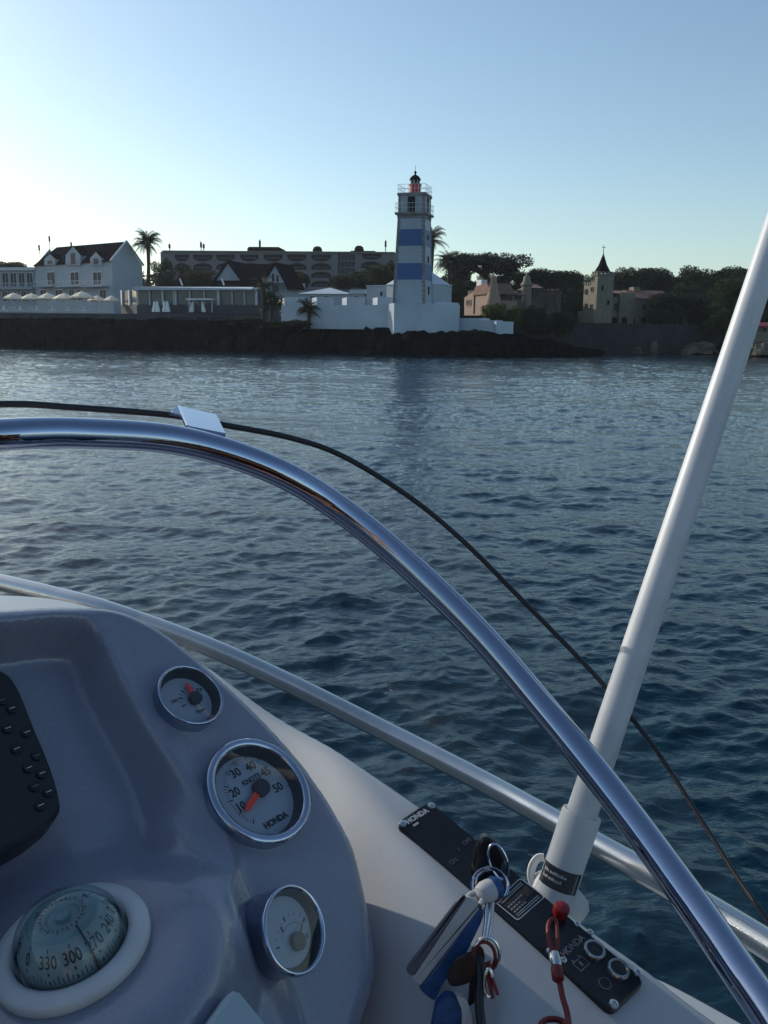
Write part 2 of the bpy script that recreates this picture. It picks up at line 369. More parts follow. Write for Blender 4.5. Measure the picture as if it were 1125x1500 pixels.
# ------------------------------------------------------------------ facade helper
class Fac:
    """vertical plane through two points of the shore; features are given where the facade shows them"""
    def __init__(s, xa, Da, xb, Db):
        a = at(xa, 450, Da); b = at(xb, 450, Db); s.a = a; s.X = unit([b[0]-a[0], b[1]-a[1], 0]); s.n = np.array([s.X[1], -s.X[0], 0.]); s.F = Frame(np.array([a[0], a[1], 0]), s.X, -s.n, (0, 0, 1))
    def p(s, x, y):
        q = s.F.loc(hit(x, y, s.a, s.n)); return q[0], q[2]
    def uz(s, x0, y0, x1, y1):
        u0 = s.p(x0, (y0+y1)/2)[0]; u1 = s.p(x1, (y0+y1)/2)[0]; zt = s.p((x0+x1)/2, y0)[1]; zb = s.p((x0+x1)/2, y1)[1]; return u0, u1, zb, zt
    def rect(s, mb, x0, y0, x1, y1, front=.05, back=.05):
        u0, u1, zb, zt = s.uz(x0, y0, x1, y1); mb.box(u0, u1, -front, back, zb, zt, s.F); return mb
    def poly(s, mb, pts, front=.05, back=.05):
        P = [s.p(*q) for q in pts]; n = len(P); vs = [s.F.w(u, -front, z) for u, z in P]+[s.F.w(u, back, z) for u, z in P]
        mb.add(vs, [tuple(range(n)), tuple(range(n, 2*n))[::-1]]+[(i, n+i, n+(i+1) % n, (i+1) % n) for i in range(n)]); return mb
    def window(s, parent, x0, y0, x1, y1, glass='fglass', frame='frame', name='window', bars=1, fr=.10):
        mb = MB(); u0, u1, zb, zt = s.uz(x0, y0, x1, y1); mb.box(u0, u1, -.03, .1, zb, zt, s.F)
        mb.mat(1); fr = min(fr, (u1-u0)*.14)
        for a, b, c, d in ((u0-fr, u0, zb-fr, zt+fr), (u1, u1+fr, zb-fr, zt+fr), (u0, u1, zt, zt+fr), (u0, u1, zb-fr, zb)): mb.box(a, b, -.09, .1, c, d, s.F)
        for i in range(bars):
            c = u0+(u1-u0)*(i+1)/(bars+1); mb.box(c-.03, c+.03, -.06, .1, zb, zt, s.F)
        return obj(name, mb, [M[glass], M[frame]], parent)
def part(name, mb, m, parent, **k): return obj(name, mb, [M[x] for x in m] if isinstance(m, (list, tuple)) else M[m], parent, **k)
def rail_fac(fc, x0, y0, x1, y1, front, n, m, parent, name='railing'):
    mb = MB(); u0, u1, zb, zt = fc.uz(x0, y0, x1, y1)
    mb.box(u0, u1, -front, -front+.05, zt-.06, zt, fc.F)
    for i in range(n+1):
        c = u0+(u1-u0-.04)*i/n; mb.box(c, c+.04, -front, -front+.04, zb, zt-.06, fc.F)
    return part(name, mb, m, parent)

# ------------------------------------------------------------------ lighthouse
LD = 100.0
base = at(603, 450, LD); lz = lambda y: at(604, y, LD)[2]
S0 = 3.62; TH = radians(-16.0)
lh = thing('lighthouse', (base[0], LD, lz(487)), 'square white lighthouse with two blue bands and a red lantern, on the white fort wall', 'lighthouse')
LF = Frame((base[0]+.12, LD, 0), (cos(TH), sin(TH), 0), (-sin(TH), cos(TH), 0), (0, 0, 1))
def hw(y): return (S0/2) * (1.0 + (y-450)/110*.17*1.0) if y < 450 else S0/2      # taper by height
def frust(mb, y0, y1, g=0, F=LF):
    a, b = hw(y0)+g, hw(y1)+g; z0, z1 = lz(y0), lz(y1)
    mb.hexa([F.w(-a, -a, z0), F.w(a, -a, z0), F.w(a, a, z0), F.w(-a, a, z0), F.w(-b, -b, z1), F.w(b, -b, z1), F.w(b, b, z1), F.w(-b, b, z1)])
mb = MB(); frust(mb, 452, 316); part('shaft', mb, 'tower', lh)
for ya, yb in ((411, 387), (362, 338)):
    mb = MB(); 
    for q in range(4):
        a, b = hw(ya), hw(yb); Fq = Frame(LF.o, LF.X*cos(q*pi/2)+LF.Y*sin(q*pi/2), -LF.X*sin(q*pi/2)+LF.Y*cos(q*pi/2), (0, 0, 1))
        for (e0, e1) in ((.90, 1.0),):
            mb.hexa([Fq.w(-a*.86, -a-.015, lz(ya)), Fq.w(a*.86, -a-.015, lz(ya)), Fq.w(a*.86, -a+.05, lz(ya)), Fq.w(-a*.86, -a+.05, lz(ya)),
                     Fq.w(-b*.86, -b-.015, lz(yb)), Fq.w(b*.86, -b-.015, lz(yb)), Fq.w(b*.86, -b+.05, lz(yb)), Fq.w(-b*.86, -b+.05, lz(yb))])
    part('blue_band', mb, 'tblue', lh)
for sx in (-1, 1):
    for sy in (-1, 1):
        mb = MB(); yy = 450.0; k = 0
        while yy > 320:
            a = hw(yy-1.5); L = .34 if k % 2 else .20
            cx, cy = sx*a, sy*a; x0, x1 = sorted((cx+sx*.03, cx-sx*L)); y0, y1 = sorted((cy+sy*.03, cy-sy*L*.8))
            mb.box(x0, x1, y0, y1, lz(yy-.2), lz(yy-3.12), LF)
            yy -= 3.1; k += 1
        part('corner_quoins', mb, 'quoin', lh)
gz0, gz1 = lz(318), lz(313.5)
mb = MB(); a = 1.74; mb.box(-a, a, -a, a, gz0+.1, gz1, LF); mb.mat(1); mb.box(-a+.22, a-.22, -a+.22, a-.22, gz0-.25, gz0+.1, LF); part('lower_gallery', mb, ['quoin', 'quoin'], lh)
def gallery_rail(h, a, z, name='railing', mids=(.5,), step=.35):
    mb = MB()
    for sx, sy, dx, dy in ((-1, -1, 1, 0), (1, -1, 0, 1), (1, 1, -1, 0), (-1, 1, 0, -1)):
        n = int(2*a/step)
        for i in range(n):
            x = sx*a+dx*2*a*i/n; y = sy*a+dy*2*a*i/n; mb.tube([LF.w(x, y, z), LF.w(x, y, z+h)], .014, 5)
        for q in (1,)+mids: mb.tube([LF.w(sx*a, sy*a, z+h*q), LF.w(sx*a+dx*2*a, sy*a+dy*2*a, z+h*q)], .02, 5)
    return part(name, mb, 'frame', lh)
gallery_rail(.95, 1.70, gz1)
mb = MB(); a = 1.42; mb.box(-a, a, -a, a, gz1, lz(289), LF); part('watch_room', mb, 'tower', lh)
for q in range(4):
    mb = MB()
    Fq = Frame(LF.o, LF.X*cos(q*pi/2)+LF.Y*sin(q*pi/2), -LF.X*sin(q*pi/2)+LF.Y*cos(q*pi/2), (0, 0, 1))
    mb.box(-1.45, -1.2, -a-.03, -a+.24, gz1, lz(289), Fq); part('corner_trim', mb, 'quoin', lh)
for q in range(4):
    Fq = Frame(LF.o, LF.X*cos(q*pi/2)+LF.Y*sin(q*pi/2), -LF.X*sin(q*pi/2)+LF.Y*cos(q*pi/2), (0, 0, 1))
    mb = MB(); mb.box(-.4, .4, -a-.04, -a+.02, gz1+.05, gz1+1.6, Fq); part('door' if q == 0 else 'window', mb, 'apdark', lh)
uz0, uz1 = lz(289), lz(285)
mb = MB(); a = 1.55; mb.box(-a, a, -a, a, uz0, uz1, LF); part('upper_gallery', mb, 'quoin', lh)
gallery_rail(.85, 1.50, uz1)
LC = Frame(LF.w(0, 0, 0), LF.X, LF.Y, LF.Z)
r = .62; z0 = uz1; zt = lz(271)
mb = MB(); mb.lathe([(0, z0), (r, z0), (r, zt-.05), (r+.08, zt-.05), (r+.08, zt+.05), (0, zt+.05)], LC, 20); part('lantern_base', mb, 'lred', lh, smooth=True)
z1 = lz(264)
mb = MB(); mb.lathe([(0, zt+.05), (.46, zt+.05), (.46, z1), (0, z1)], LC, 16); part('lantern_glass', mb, 'fglass', lh, smooth=True)
for k in range(8): t = k*pi/4; mb = MB(); mb.tube([LC.w(.5*cos(t), .5*sin(t), zt), LC.w(.5*cos(t), .5*sin(t), z1)], .035, 5); part('glazing_bar', mb, 'frame', lh)
mb = MB(); mb.lathe([(.62, z1), (.60, z1+.08), (.50, z1+.28), (.30, z1+.46), (.10, z1+.55), (.09, z1+.7), (.16, z1+.78), (.09, z1+.9), (.02, z1+.95), (.02, z1+1.5), (0, z1+1.5)], LC, 18); part('dome', mb, 'slate', lh, smooth=True)
fq = Fac(620.5, LD-1.7, 633, LD-1.2)
Fr = Frame(LF.o, LF.Y, -LF.X, LF.Z)
for ya, yb in ((376, 386), (388+32, 388+44), (345, 352)):
    a = hw((ya+yb)/2); mb = MB(); mb.box(-.22, .22, -a-.06, -a+.1, lz(yb), lz(ya), Fr); part('window', mb, 'apdark', lh)

# ------------------------------------------------------------------ fort: white walls
FD = 96.5
fort = thing('fort_wall', at(540, 480, FD), 'long white limewashed fort wall with wide merlons below the lighthouse', 'wall')
fa = Fac(412, 104, 566, 98)
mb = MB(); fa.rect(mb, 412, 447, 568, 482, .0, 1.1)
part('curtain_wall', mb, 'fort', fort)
for x0, x1 in ((414, 447), (457, 489), (501, 535), (546, 574)):
    p = fa.F.w(fa.p(x0+7, 441)[0], 0, 0); q = fa.F.w(fa.p(x1, 441)[0], 0, 0); sd = at(x0, 441, p[1]+2.6)-p; sd[2] = 0; zb_ = fa.p(x0+7, 447)[1]-.004; zt_ = fa.p(x0+7, 435.5)[1]
    b_ = [p, q, q+sd, p+sd]; mb = MB().hexa([np.array([v[0], v[1], zb_]) for v in b_]+[np.array([v[0], v[1], zt_]) for v in b_]); part('merlon', mb, 'fort', fort)
fb = Fac(566, 97.5, 636, 96.0); fc2 = Fac(636, 96.0, 672, 99)
mb = MB(); 
def bastion(pts, y0s, y1, mb):
    P = [at(x, 470, d) for x, d in pts]; zt = [at(x, y, d)[2] for (x, d), y in zip(pts, y0s)]; zb = at(pts[1][0], y1, pts[1][1])[2]; n = len(P)
    zt = [max(zt)]*n
    vs = [(p[0], p[1], zb) for p in P]+[(p[0], p[1], z) for p, z in zip(P, zt)]
    mb.add(vs, [tuple(range(n)), tuple(range(n, 2*n))]+[(i, (i+1) % n, n+(i+1) % n, n+i) for i in range(n)])
bastion([(565, 98.5), (577, 96.2), (634, 96.0), (673, 98.6), (671, 106), (566, 106)], [450]*6, 491, mb)
part('bastion', mb, 'fort', fort)
mb = MB(); fr3 = Fac(640, 97.0, 673, 99.2); fr3.rect(mb, 645, 443, 672, 450.5, 0, .8); part('parapet', mb, 'fort', fort)
ow = thing('outwork_wall', at(712, 475, 97), 'low white wall stepping down to the rocks, right of the lighthouse bastion', 'wall')
for (xa, da, xb, db, yt, yb) in ((672, 99.5, 703, 98, 466, 488), (703, 98, 727, 97.2, 469, 490), (727, 96.6, 752, 97.2, 471, 492)):
    f_ = Fac(xa, da, xb, db); mb = MB(); f_.rect(mb, xa, yt, xb, yb, 0, 2.2); part('wall_section', mb, 'fort', ow)
# buildings inside the fort
g = thing('keeper_house', at(480, 440, 110), 'low white house with a shallow hipped roof behind the fort merlons', 'house')
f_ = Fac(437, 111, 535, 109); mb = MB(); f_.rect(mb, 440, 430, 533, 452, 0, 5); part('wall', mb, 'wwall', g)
mb = MB(); u0, u1, zb, zt = f_.uz(437, 421, 512, 430.5)
mb.add([f_.F.w(u0, -.3, zb), f_.F.w(u1, -.3, zb), f_.F.w(u1, 5.3, zb), f_.F.w(u0, 5.3, zb), f_.F.w((u0+u1)/2, 2.5, zt+.1)], [(0, 1, 4), (1, 2, 4), (2, 3, 4), (3, 0, 4), (3, 2, 1, 0)]); part('roof', mb, 'fort', g)
mb = MB(); f_.rect(mb, 512, 424.5, 536, 430.3, .2, 5.2); part('flat_roof', mb, 'fort', g)
for x in (455, 475, 520): f_.window(g, x, 433, x+5, 438)
g = thing('store_block', at(551, 430, 108), 'plain white cube building just left of the lighthouse tower', 'building')
f_ = Fac(537, 108, 566, 106.5); mb = MB(); f_.rect(mb, 537, 419, 566, 452, 0, 3.5); part('wall', mb, 'wwall', g)
mb = MB(); f_.rect(mb, 536.5, 417.8, 566.5, 419.2, .08, 3.58); part('coping', mb, 'fort', g); f_.window(g, 557, 427, 561, 434, bars=0)
g = thing('hexagonal_hut', at(614, 430, 106), 'white hexagonal hut with a pyramid roof behind the lighthouse tower', 'building')
c = at(614, 440, 107); Rr = abs(at(663, 440, 107)[0]-c[0]); F6 = rotz((c[0], c[1], 0), radians(12)); ze = at(614, 418.5, 107)[2]; zb = at(614, 458, 107)[2]; za = at(614, 386, 107)[2]
h6 = [(Rr*cos(k*pi/3), Rr*sin(k*pi/3)) for k in range(6)]
mb = MB(); mb.prism(h6, zb, ze, F6); part('wall', mb, 'wwall', g)
mb = MB(); vs = [F6.w(x*1.03, y*1.03, ze) for x, y in h6]+[F6.w(0, 0, za)]; mb.add(vs, [(k, (k+1) % 6, 6) for k in range(6)]+[(5, 4, 3, 2, 1, 0)]); part('roof', mb, 'fort', g)

# ------------------------------------------------------------------ white hotel with dark gabled roof
ht = thing('white_hotel', at(130, 447, 138), 'white three storey hotel with a dark steep roof, gabled dormers and balconies', 'building')
fh = Fac(52, 146, 165, 134); fg = Fac(165, 134, 209, 141)
u0, u1, zb, zt = fh.uz(52, 386, 165, 447); v0, v1, _, _ = fg.uz(165, 386, 209, 447)
depth = v1-v0; dv = fg.X*depth     # gable-end direction
Hp = lambda u, d, z: fh.F.w(u, 0, z) + fg.X*d*depth
mb = MB(); mb.hexa([Hp(u0, 0, zb-2), Hp(u1, 0, zb-2), Hp(u1, 1, zb-2), Hp(u0, 1, zb-2), Hp(u0, 0, zt), Hp(u1, 0, zt), Hp(u1, 1, zt), Hp(u0, 1, zt)])
zr = fg.p(187, 356)[1]; mb.add([Hp(u1, 0, zt), Hp(u1, 1, zt), Hp(u1, .5, zr)], [(0, 1, 2)]); mb.add([Hp(u0, 0, zt), Hp(u0, 1, zt), Hp(u0, .5, zr)], [(2, 1, 0)]); part('wall', mb, 'wwall', ht)
mb = MB(); zrr = zr+.15; ur = u0+(u1-u0)*.06
e0 = -.05
for s0, s1 in ((-.04, .5), (1.04, .5)):
    mb.quad(Hp(u0-.2, s0, zt-.05), Hp(u1-.15, s0, zt-.05), Hp(u1-.15, s1, zrr), Hp(ur+.8, s1, zrr))
mb.tri(Hp(u0-.2, -.04, zt-.05), Hp(ur+.8, .5, zrr), Hp(u0-.2, 1.04, zt-.05)); part('roof', mb, 'slate', ht)
mb = MB(); mb.tube([Hp(u1+.05, -.05, zt), Hp(u1+.05, .5, zr+.22)], .16, 6); mb.tube([Hp(u1+.05, 1.05, zt), Hp(u1+.05, .5, zr+.22)], .16, 6); part('gable_verge', mb, 'frame', ht)
for x0, x1, ya in ((67, 83, 372), (98, 120, 361), (134, 151, 369)):
    mb = MB(); pa = [fh.p(x0, 389), fh.p(x1, 389), fh.p(x1, (ya+389)/2-1), fh.p((x0+x1)/2, ya), fh.p(x0, (ya+389)/2-1)]
    n = 5; fr_ = [fh.F.w(u, -.25, z) for u, z in pa]; bk = [fh.F.w(u, -.25, z)+fg.X*2.4 for u, z in pa]
    mb.add(fr_+bk, [(0, 1, 2, 3, 4), (0, 5, 6, 1), (1, 6, 7, 2), (4, 9, 5, 0)]); mb.mat(1)
    off = np.array([0, 0, .12])
    mb.add([fr_[4]+off-fh.X*.2, fr_[3]+off, fr_[2]+off+fh.X*.2, bk[4]+off, bk[3]+off, bk[2]+off], [(0, 1, 4, 3), (1, 2, 5, 4)])
    d = part('dormer', mb, ['wwall', 'slate'], ht)
    xm = (x0+x1)/2; mw = MB(); fh.rect(mw, xm-3, ya+10, xm+3, 387, .30, -.2); obj('dormer_window', mw, M['fglass'], d)
for x0, x1 in ((70, 81), (104, 116), (137, 149)): fh.window(ht, x0, 399, x1, 417)
for x0, x1 in ((173, 180), (186.5, 193), (198.5, 204)): fg.window(ht, x0, 398, x1, 413)
mb = MB(); P = [fg.p(187+7*cos(k*pi/8), 382+6*sin(k*pi/8)) for k in range(16)]
mb.add([fg.F.w(u, -.05, z) for u, z in P], [tuple(range(16))]); part('round_vent', mb, 'conc', ht)
for x0, x1 in ((60, 86), (90, 128), (128, 160)):
    mb = MB(); fh.rect(mb, x0, 419, x1, 421, 1.2, 0); b = part('balcony', mb, 'wwall', ht); rail_fac(fh, x0, 412, x1, 419, 1.15, 12, 'frame', b)
for x0, x1 in ((60, 68), (82, 92), (102, 109), (114, 122), (147, 156)): fh.window(ht, x0, 425, x1, 440, name='ground_window')
for x, ya, xn in ((72, 345, 't'), (57, 358, 's'), (104, 354, 'r')):
    mb = MB(); q = at(x, ya, 141); zq = at(x, 372, 141)[2]; mb.tube([(q[0], 141, zq), (q[0], 141, q[2])], .05, 5); mb.box(q[0]-.1, q[0]+.1, 140.9, 141.1, q[2]-.9, q[2]-.1); part('roof_aerial', mb, 'slate', ht)
wg = thing('veranda_wing', at(25, 447, 146), 'low flat roofed wing with tall glazed bays, left of the white hotel', 'building')
fv = Fac(-60, 150, 52, 146); mb = MB(); fv.rect(mb, -60, 396, 52, 462, -.2, 6); part('wall', mb, 'wwall', wg)
mb = MB(); fv.rect(mb, -61, 392, 53, 396.5, .4, 6.2); part('roof', mb, 'frame', wg)
for x in range(-56, 50, 12): fv.window(wg, x, 400, x+8.5, 420, bars=1)
mb = MB(); fv.rect(mb, -60, 422, 52, 424, .9, 0); b = part('balcony', mb, 'wwall', wg); rail_fac(fv, -60, 415, 52, 422, .85, 40, 'frame', b)
for x in range(-52, 48, 14): fv.window(wg, x, 427, x+7, 441, name='ground_window')
# far trees / roofs behind wing added below

# ------------------------------------------------------------------ promenade, terrace and parasols
pr = thing('promenade_wall', at(190, 465, 113), 'dark stone promenade wall under the parasols and the glass pavilion', 'wall')
fp = Fac(-120, 118, 412, 110); mb = MB(); fp.rect(mb, -120, 459, 400, 482, 0, 26); part('wall', mb, 'lower', pr)
mb = MB(); fp.rect(mb, -120, 457.6, 175, 459.2, .15, .4); part('coping', mb, 'conc', pr)
for x0, x1 in ((232, 246), (249, 283), (287, 305), (308, 328)):
    mb = MB(); fp.rect(mb, x0, 464, x1, 472, .06, .0); part('painted_opening', mb, 'ink', pr)  # black box on the wall face, painted shade of an opening
def parasol_proto():
    root = thing('parasol', (0, 0, 0), 'x', 'parasol', 'cream parasols on the hotel terrace')
    mb = MB(); n = 8; R = 1.45; top = 2.75; vs = [(0, 0, top)]; fs = []
    for k in range(n):
        a = 2*pi*k/n; vs += [(R*.5*cos(a), R*.5*sin(a), top-.28), (R*cos(a), R*sin(a), top-.68), (R*cos(a), R*sin(a), top-.86)]
    for k in range(n):
        a = 1+3*k; b = 1+3*((k+1) % n); fs += [(0, a, b), (a, a+1, b+1, b), (a+1, a+2, b+2, b+1)]
    mb.add(vs, fs); mb.add([(0, 0, top+.15), (.06, 0, top), (-.03, .05, top), (-.03, -.05, top)], [(0, 1, 2), (0, 2, 3), (0, 3, 1)])
    obj('canopy', mb, M['canvas'], root)
    mb = MB(); mb.tube([(0, 0, 0), (0, 0, top-.02)], .035, 6); mb.box(-.25, .25, -.25, .25, 0, .08); obj('pole', mb, M['frame'], root); return root
pp = parasol_proto()
names = ['leftmost', 'second from the left', 'third from the left', 'fourth from the left', 'fifth from the left', 'sixth from the left', 'rightmost']
tz = fp.p(90, 459)[1]
for i, (x, D, s) in enumerate(((22, 121.5, 1.02), (48, 121.2, 1.0), (71, 120.6, 1.02), (95, 119.6, 1.0), (121, 119.2, 1.1), (143, 121.5, .85), (164, 121.5, .85))):
    o = pp if i == 0 else copy_tree(pp); q = at(x, 455, D); o.location = (q[0], D, tz); o.rotation_euler.z = i*.4; o.scale = (s, s, s*.98 if s > .9 else .92)
    o['label'] = 'open cream parasol below the white hotel, ' + names[i] + ' in its row'
def table_proto():
    root = thing('terrace_table', (0, 0, 0), 'x', 'table', 'small tables under the terrace parasols')
    mb = MB(); mb.lathe([(0, .70), (.42, .70), (.42, .74), (0, .74)], WORLD, 12); obj('table_top', mb, M['cloth'], root)
    mb = MB(); mb.tube([(0, 0, .02), (0, 0, .7)], .04, 6); mb.box(-.22, .22, -.22, .22, 0, .03); obj('leg', mb, M['frame'], root); return root
def chair_proto():
    root = thing('terrace_chair', (0, 0, 0), 'x', 'chair', 'white chairs at the terrace tables')
    mb = MB(); mb.box(-.24, .24, -.24, .24, .42, .46); obj('seat', mb, M['cloth'], root)
    mb = MB(); mb.box(-.24, .24, .20, .24, .46, .95); obj('backrest', mb, M['cloth'], root)
    for sx in (-.22, .19):
        for sy in (-.22, .19): mb = MB(); mb.box(sx, sx+.03, sy, sy+.03, 0, .42); obj('leg', mb, M['frame'], root)
    return root
tp, cp = table_proto(), chair_proto()
ordn = ['first', 'second', 'third', 'fourth', 'fifth', 'sixth', 'seventh']
for i, x in enumerate((18, 43, 66, 89, 112, 136)):
    o = tp if i == 0 else copy_tree(tp); q = at(x, 455, 119.3-.2*i); o.location = (q[0], q[1], tz)
    o['label'] = 'small white terrace table below the parasols, ' + ordn[i] + ' from the left'
    for j, dx in enumerate((-.85, .85)):
        c_ = cp if (i == 0 and j == 0) else copy_tree(cp); c_.location = (q[0]+dx, q[1]-.1, tz); c_.rotation_euler.z = radians(90 if j == 0 else -90)
        c_['label'] = 'white terrace chair on the ' + ('left' if j == 0 else 'right') + ' of the ' + ordn[i] + ' table from the left'
tr = thing('terrace_railing', at(70, 457, 117.5), 'pale post railing along the parasol terrace edge', 'railing')
rail_fac(fp, -60, 453, 138, 459, -.4, 60, 'frame', tr, 'rail_posts')

# ------------------------------------------------------------------ glass pavilion
pv = thing('glass_pavilion', at(280, 458, 116), 'long glazed restaurant pavilion with a flat white roof beside the sea wall', 'building')
fpv = Fac(200, 117, 380, 112.5); fps = Fac(176, 123, 200, 117)
mb = MB(); fpv.rect(mb, 200, 446, 380, 460, -.1, 6.5); fps.rect(mb, 176, 446, 200, 460, -.1, .6); part('base_wall', mb, 'lower', pv)
mb = MB(); fpv.rect(mb, 200, 424, 376, 447, -.25, 6); part('glazing', mb, 'pglass', pv)
mb = MB(); fps.rect(mb, 177, 425, 200, 447, -.2, .5); part('side_glazing', mb, 'pglass', pv)
mb = MB(); ua, ub, zl, zh = fpv.uz(197, 419.5, 377, 425.2)
A_ = [fpv.F.w(ua, -.5, zl), fpv.F.w(ub, -.5, zl), fpv.F.w(ub-1.5, 6.5, zl), fpv.F.w(ua-3.2, 6.5, zl)]
mb.hexa(A_+[A_[0]+[0, 0, .42], A_[1]+[0, 0, .16], A_[2]+[0, 0, .75], A_[3]+[0, 0, .75]]); part('roof', mb, 'fort', pv)
for x in (201, 219, 238, 254, 257, 278, 299, 319, 321, 340, 358, 375):
    mb = MB(); wd_ = 2.2 if x in (238, 257, 319, 375, 201) else 1.0; fpv.rect(mb, x-wd_/2, 424.8, x+wd_/2, 447, .02, .2); part('mullion', mb, 'frame', pv)
for x in (177, 188): mb = MB(); fps.rect(mb, x, 425, x+1.6, 447, .02, .2); part('mullion', mb, 'frame', pv)
for x, y in ((256, 410), (318, 410)):
    mb = MB(); a = fpv.F.w(fpv.p(x, 420)[0], 2, fpv.p(x, 420)[1]+.3); mb.tube([a, a+[-.3, 0, .8]], .12, 6); part('roof_vent', mb, 'frame', pv)
for i, (x, lean) in enumerate(((230, .3), (236, -.2), (245, .2), (251, -.3), (285, .4), (303, -.5))):
    mb = MB(); u, z0_ = fpv.p(x, 457.5); _, z1_ = fpv.p(x, 441.5); r_ = .27
    Fc = Frame(fpv.F.w(u, -.75, 0), fpv.F.X, fpv.F.Y, fpv.F.Z)
    prof = [(0, z0_), (r_, z0_+.02), (r_*1.1, z0_+.35), (r_*.75, (z0_+z1_)/2), (r_*.55, z1_-.2), (r_*.2, z1_), (0, z1_+.02)]
    n0 = len(mb.v); mb.lathe(prof, Fc, 9)
    mb.v = [tuple(np.array(p)+fpv.F.X*lean*(p[2]-z0_)*.35) for p in mb.v]
    lab = ['leftmost of the bright white folded canvas bundles before the pavilion glass', 'second bright white folded canvas bundle from the left, before the pavilion', 'third bright white folded canvas bundle from the left, before the pavilion', 'fourth bright white folded canvas bundle from the left, before the pavilion',
           'bright white folded canvas bundle leaning under the left end of the thin awning', 'bright white folded canvas bundle leaning under the right end of the thin awning'][i]
    o = obj('folded_canvas', mb, M['cloth'], None, smooth=True, loc=Fc.w(0, 0, z0_)); tag(o, lab, 'folded canvas', 'white folded canvas before the pavilion')
aw = thing('terrace_awning', at(300, 440, 114), 'thin white awning on two posts before the pavilion glass', 'awning')
mb = MB(); fpv.rect(mb, 281, 438, 318, 440, 1.5, -.5); part('canopy', mb, 'cloth', aw)
for x in (283, 316): mb = MB(); fpv.rect(mb, x, 440, x+1, 458, 1.2, -1.1); part('post', mb, 'frame', aw)

# ------------------------------------------------------------------ house with steep dark gables
gh = thing('gabled_house', at(370, 420, 140), 'white house with a big dark roof and two pointed gables behind the pavilion', 'house')
f_ = Fac(316, 142, 424, 138)
mb = MB(); f_.rect(mb, 320, 412, 420, 436, 0, 7); part('wall', mb, 'wwall', gh)
def gable(x0, x1, ye, xa, ya, front, back, wallm='wwall'):
    P = [f_.p(x0, ye), f_.p(x1, ye), f_.p(xa, ya)]; d = part('gable', MB().add([f_.F.w(u, -front, z) for u, z in P]+[f_.F.w(u, -front+.3, z) for u, z in P], [(0, 1, 2), (5, 4, 3), (0, 3, 4, 1)]), wallm, gh)
    mb = MB(); o_ = .32
    l, r_, t = (P[0][0]-.7, P[0][1]-.55), (P[1][0]+.7, P[1][1]-.55), (P[2][0], P[2][1]+.5)
    for (a, b) in ((l, t), (t, r_)):
        mb.hexa([f_.F.w(a[0], -front-.35, a[1]-o_), f_.F.w(b[0], -front-.35, b[1]-o_), f_.F.w(b[0], back, b[1]-o_), f_.F.w(a[0], back, a[1]-o_),
                 f_.F.w(a[0], -front-.35, a[1]), f_.F.w(b[0], -front-.35, b[1]), f_.F.w(b[0], back, b[1]), f_.F.w(a[0], back, a[1])])
    obj('gable_roof', mb, M['slate'], d)
gable(319, 356, 411, 336, 386.5, .5, 5); gable(393, 421, 415, 408, 390, 1.2, 5)
mb = MB(); P = [f_.p(330, 415), f_.p(400, 416), f_.p(408, 385), f_.p(338, 383)]
mb.add([f_.F.w(P[0][0], -.2, P[0][1]), f_.F.w(P[1][0], -.2, P[1][1]), f_.F.w(P[2][0], 3.4, P[2][1]), f_.F.w(P[3][0], 3.4, P[3][1]), f_.F.w(P[0][0], 7, P[0][1]), f_.F.w(P[1][0], 7, P[1][1])], [(0, 1, 2, 3), (3, 2, 5, 4), (0, 3, 4), (1, 5, 2)]); part('roof', mb, 'slate', gh)
mb = MB(); f_.rect(mb, 318, 412, 394, 421, 1.4, .0); part('lower_roof', mb, 'slate', gh)
for x0, y0, x1, y1 in ((403.5, 402, 407, 413), (410, 404, 413, 414), (404, 418, 412, 428)):
    mb = MB(); f_.rect(mb, x0, y0, x1, y1, 1.26, -1.0); part('window', mb, 'fglass', gh)

# ------------------------------------------------------------------ apartment block with curved balconies
ap = thing('apartment_block', at(400, 420, 190), 'long beige apartment block with rows of curved balcony openings, their shade painted dark', 'building')
f_ = Fac(225, 192, 580, 188)
mb = MB(); f_.rect(mb, 236, 369.5, 495, 430, 0, 10); f_.rect(mb, 512, 369, 577, 430, 0, 10); f_.rect(mb, 495, 369, 512, 430, -.8, 10); part('wall', mb, 'conc', ap)
mb = MB(); f_.rect(mb, 238, 368, 578, 370, .3, 10.2); part('roof_edge', mb, 'conc', ap)
def painted_opening(x0, x1, y0, y1, kind):
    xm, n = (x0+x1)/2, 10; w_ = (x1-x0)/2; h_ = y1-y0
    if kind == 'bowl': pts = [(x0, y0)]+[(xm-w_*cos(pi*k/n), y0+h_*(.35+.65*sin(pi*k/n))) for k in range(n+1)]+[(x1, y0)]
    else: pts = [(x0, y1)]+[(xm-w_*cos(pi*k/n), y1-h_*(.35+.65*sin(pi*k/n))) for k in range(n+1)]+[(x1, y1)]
    mb = MB(); f_.poly(mb, pts[::-1], .06, .0); mb.mat(1)  # flat dark plate on the facade stands for the shade inside the balcony
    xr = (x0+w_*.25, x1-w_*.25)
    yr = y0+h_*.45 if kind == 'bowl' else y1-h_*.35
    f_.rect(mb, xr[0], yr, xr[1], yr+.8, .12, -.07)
    part('balcony_shade_plate', mb, ['apdark', 'conc'], ap)
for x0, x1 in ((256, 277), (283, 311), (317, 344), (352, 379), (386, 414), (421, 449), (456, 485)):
    painted_opening(x0, x1, 373, 383, 'bowl'); painted_opening(x0, x1, 385.5, 395, 'arch')
    if x0 > 380: painted_opening(x0, x1, 398, 407, 'arch'); painted_opening(x0, x1, 411, 420, 'arch')
painted_opening(530, 558, 372, 380.5, 'bowl'); painted_opening(529, 557, 383, 392.5, 'arch')
for y in (373, 383, 393, 403, 413):
    f_.window(ap, 499, y, 520, y+8, bars=3, frame='conc')
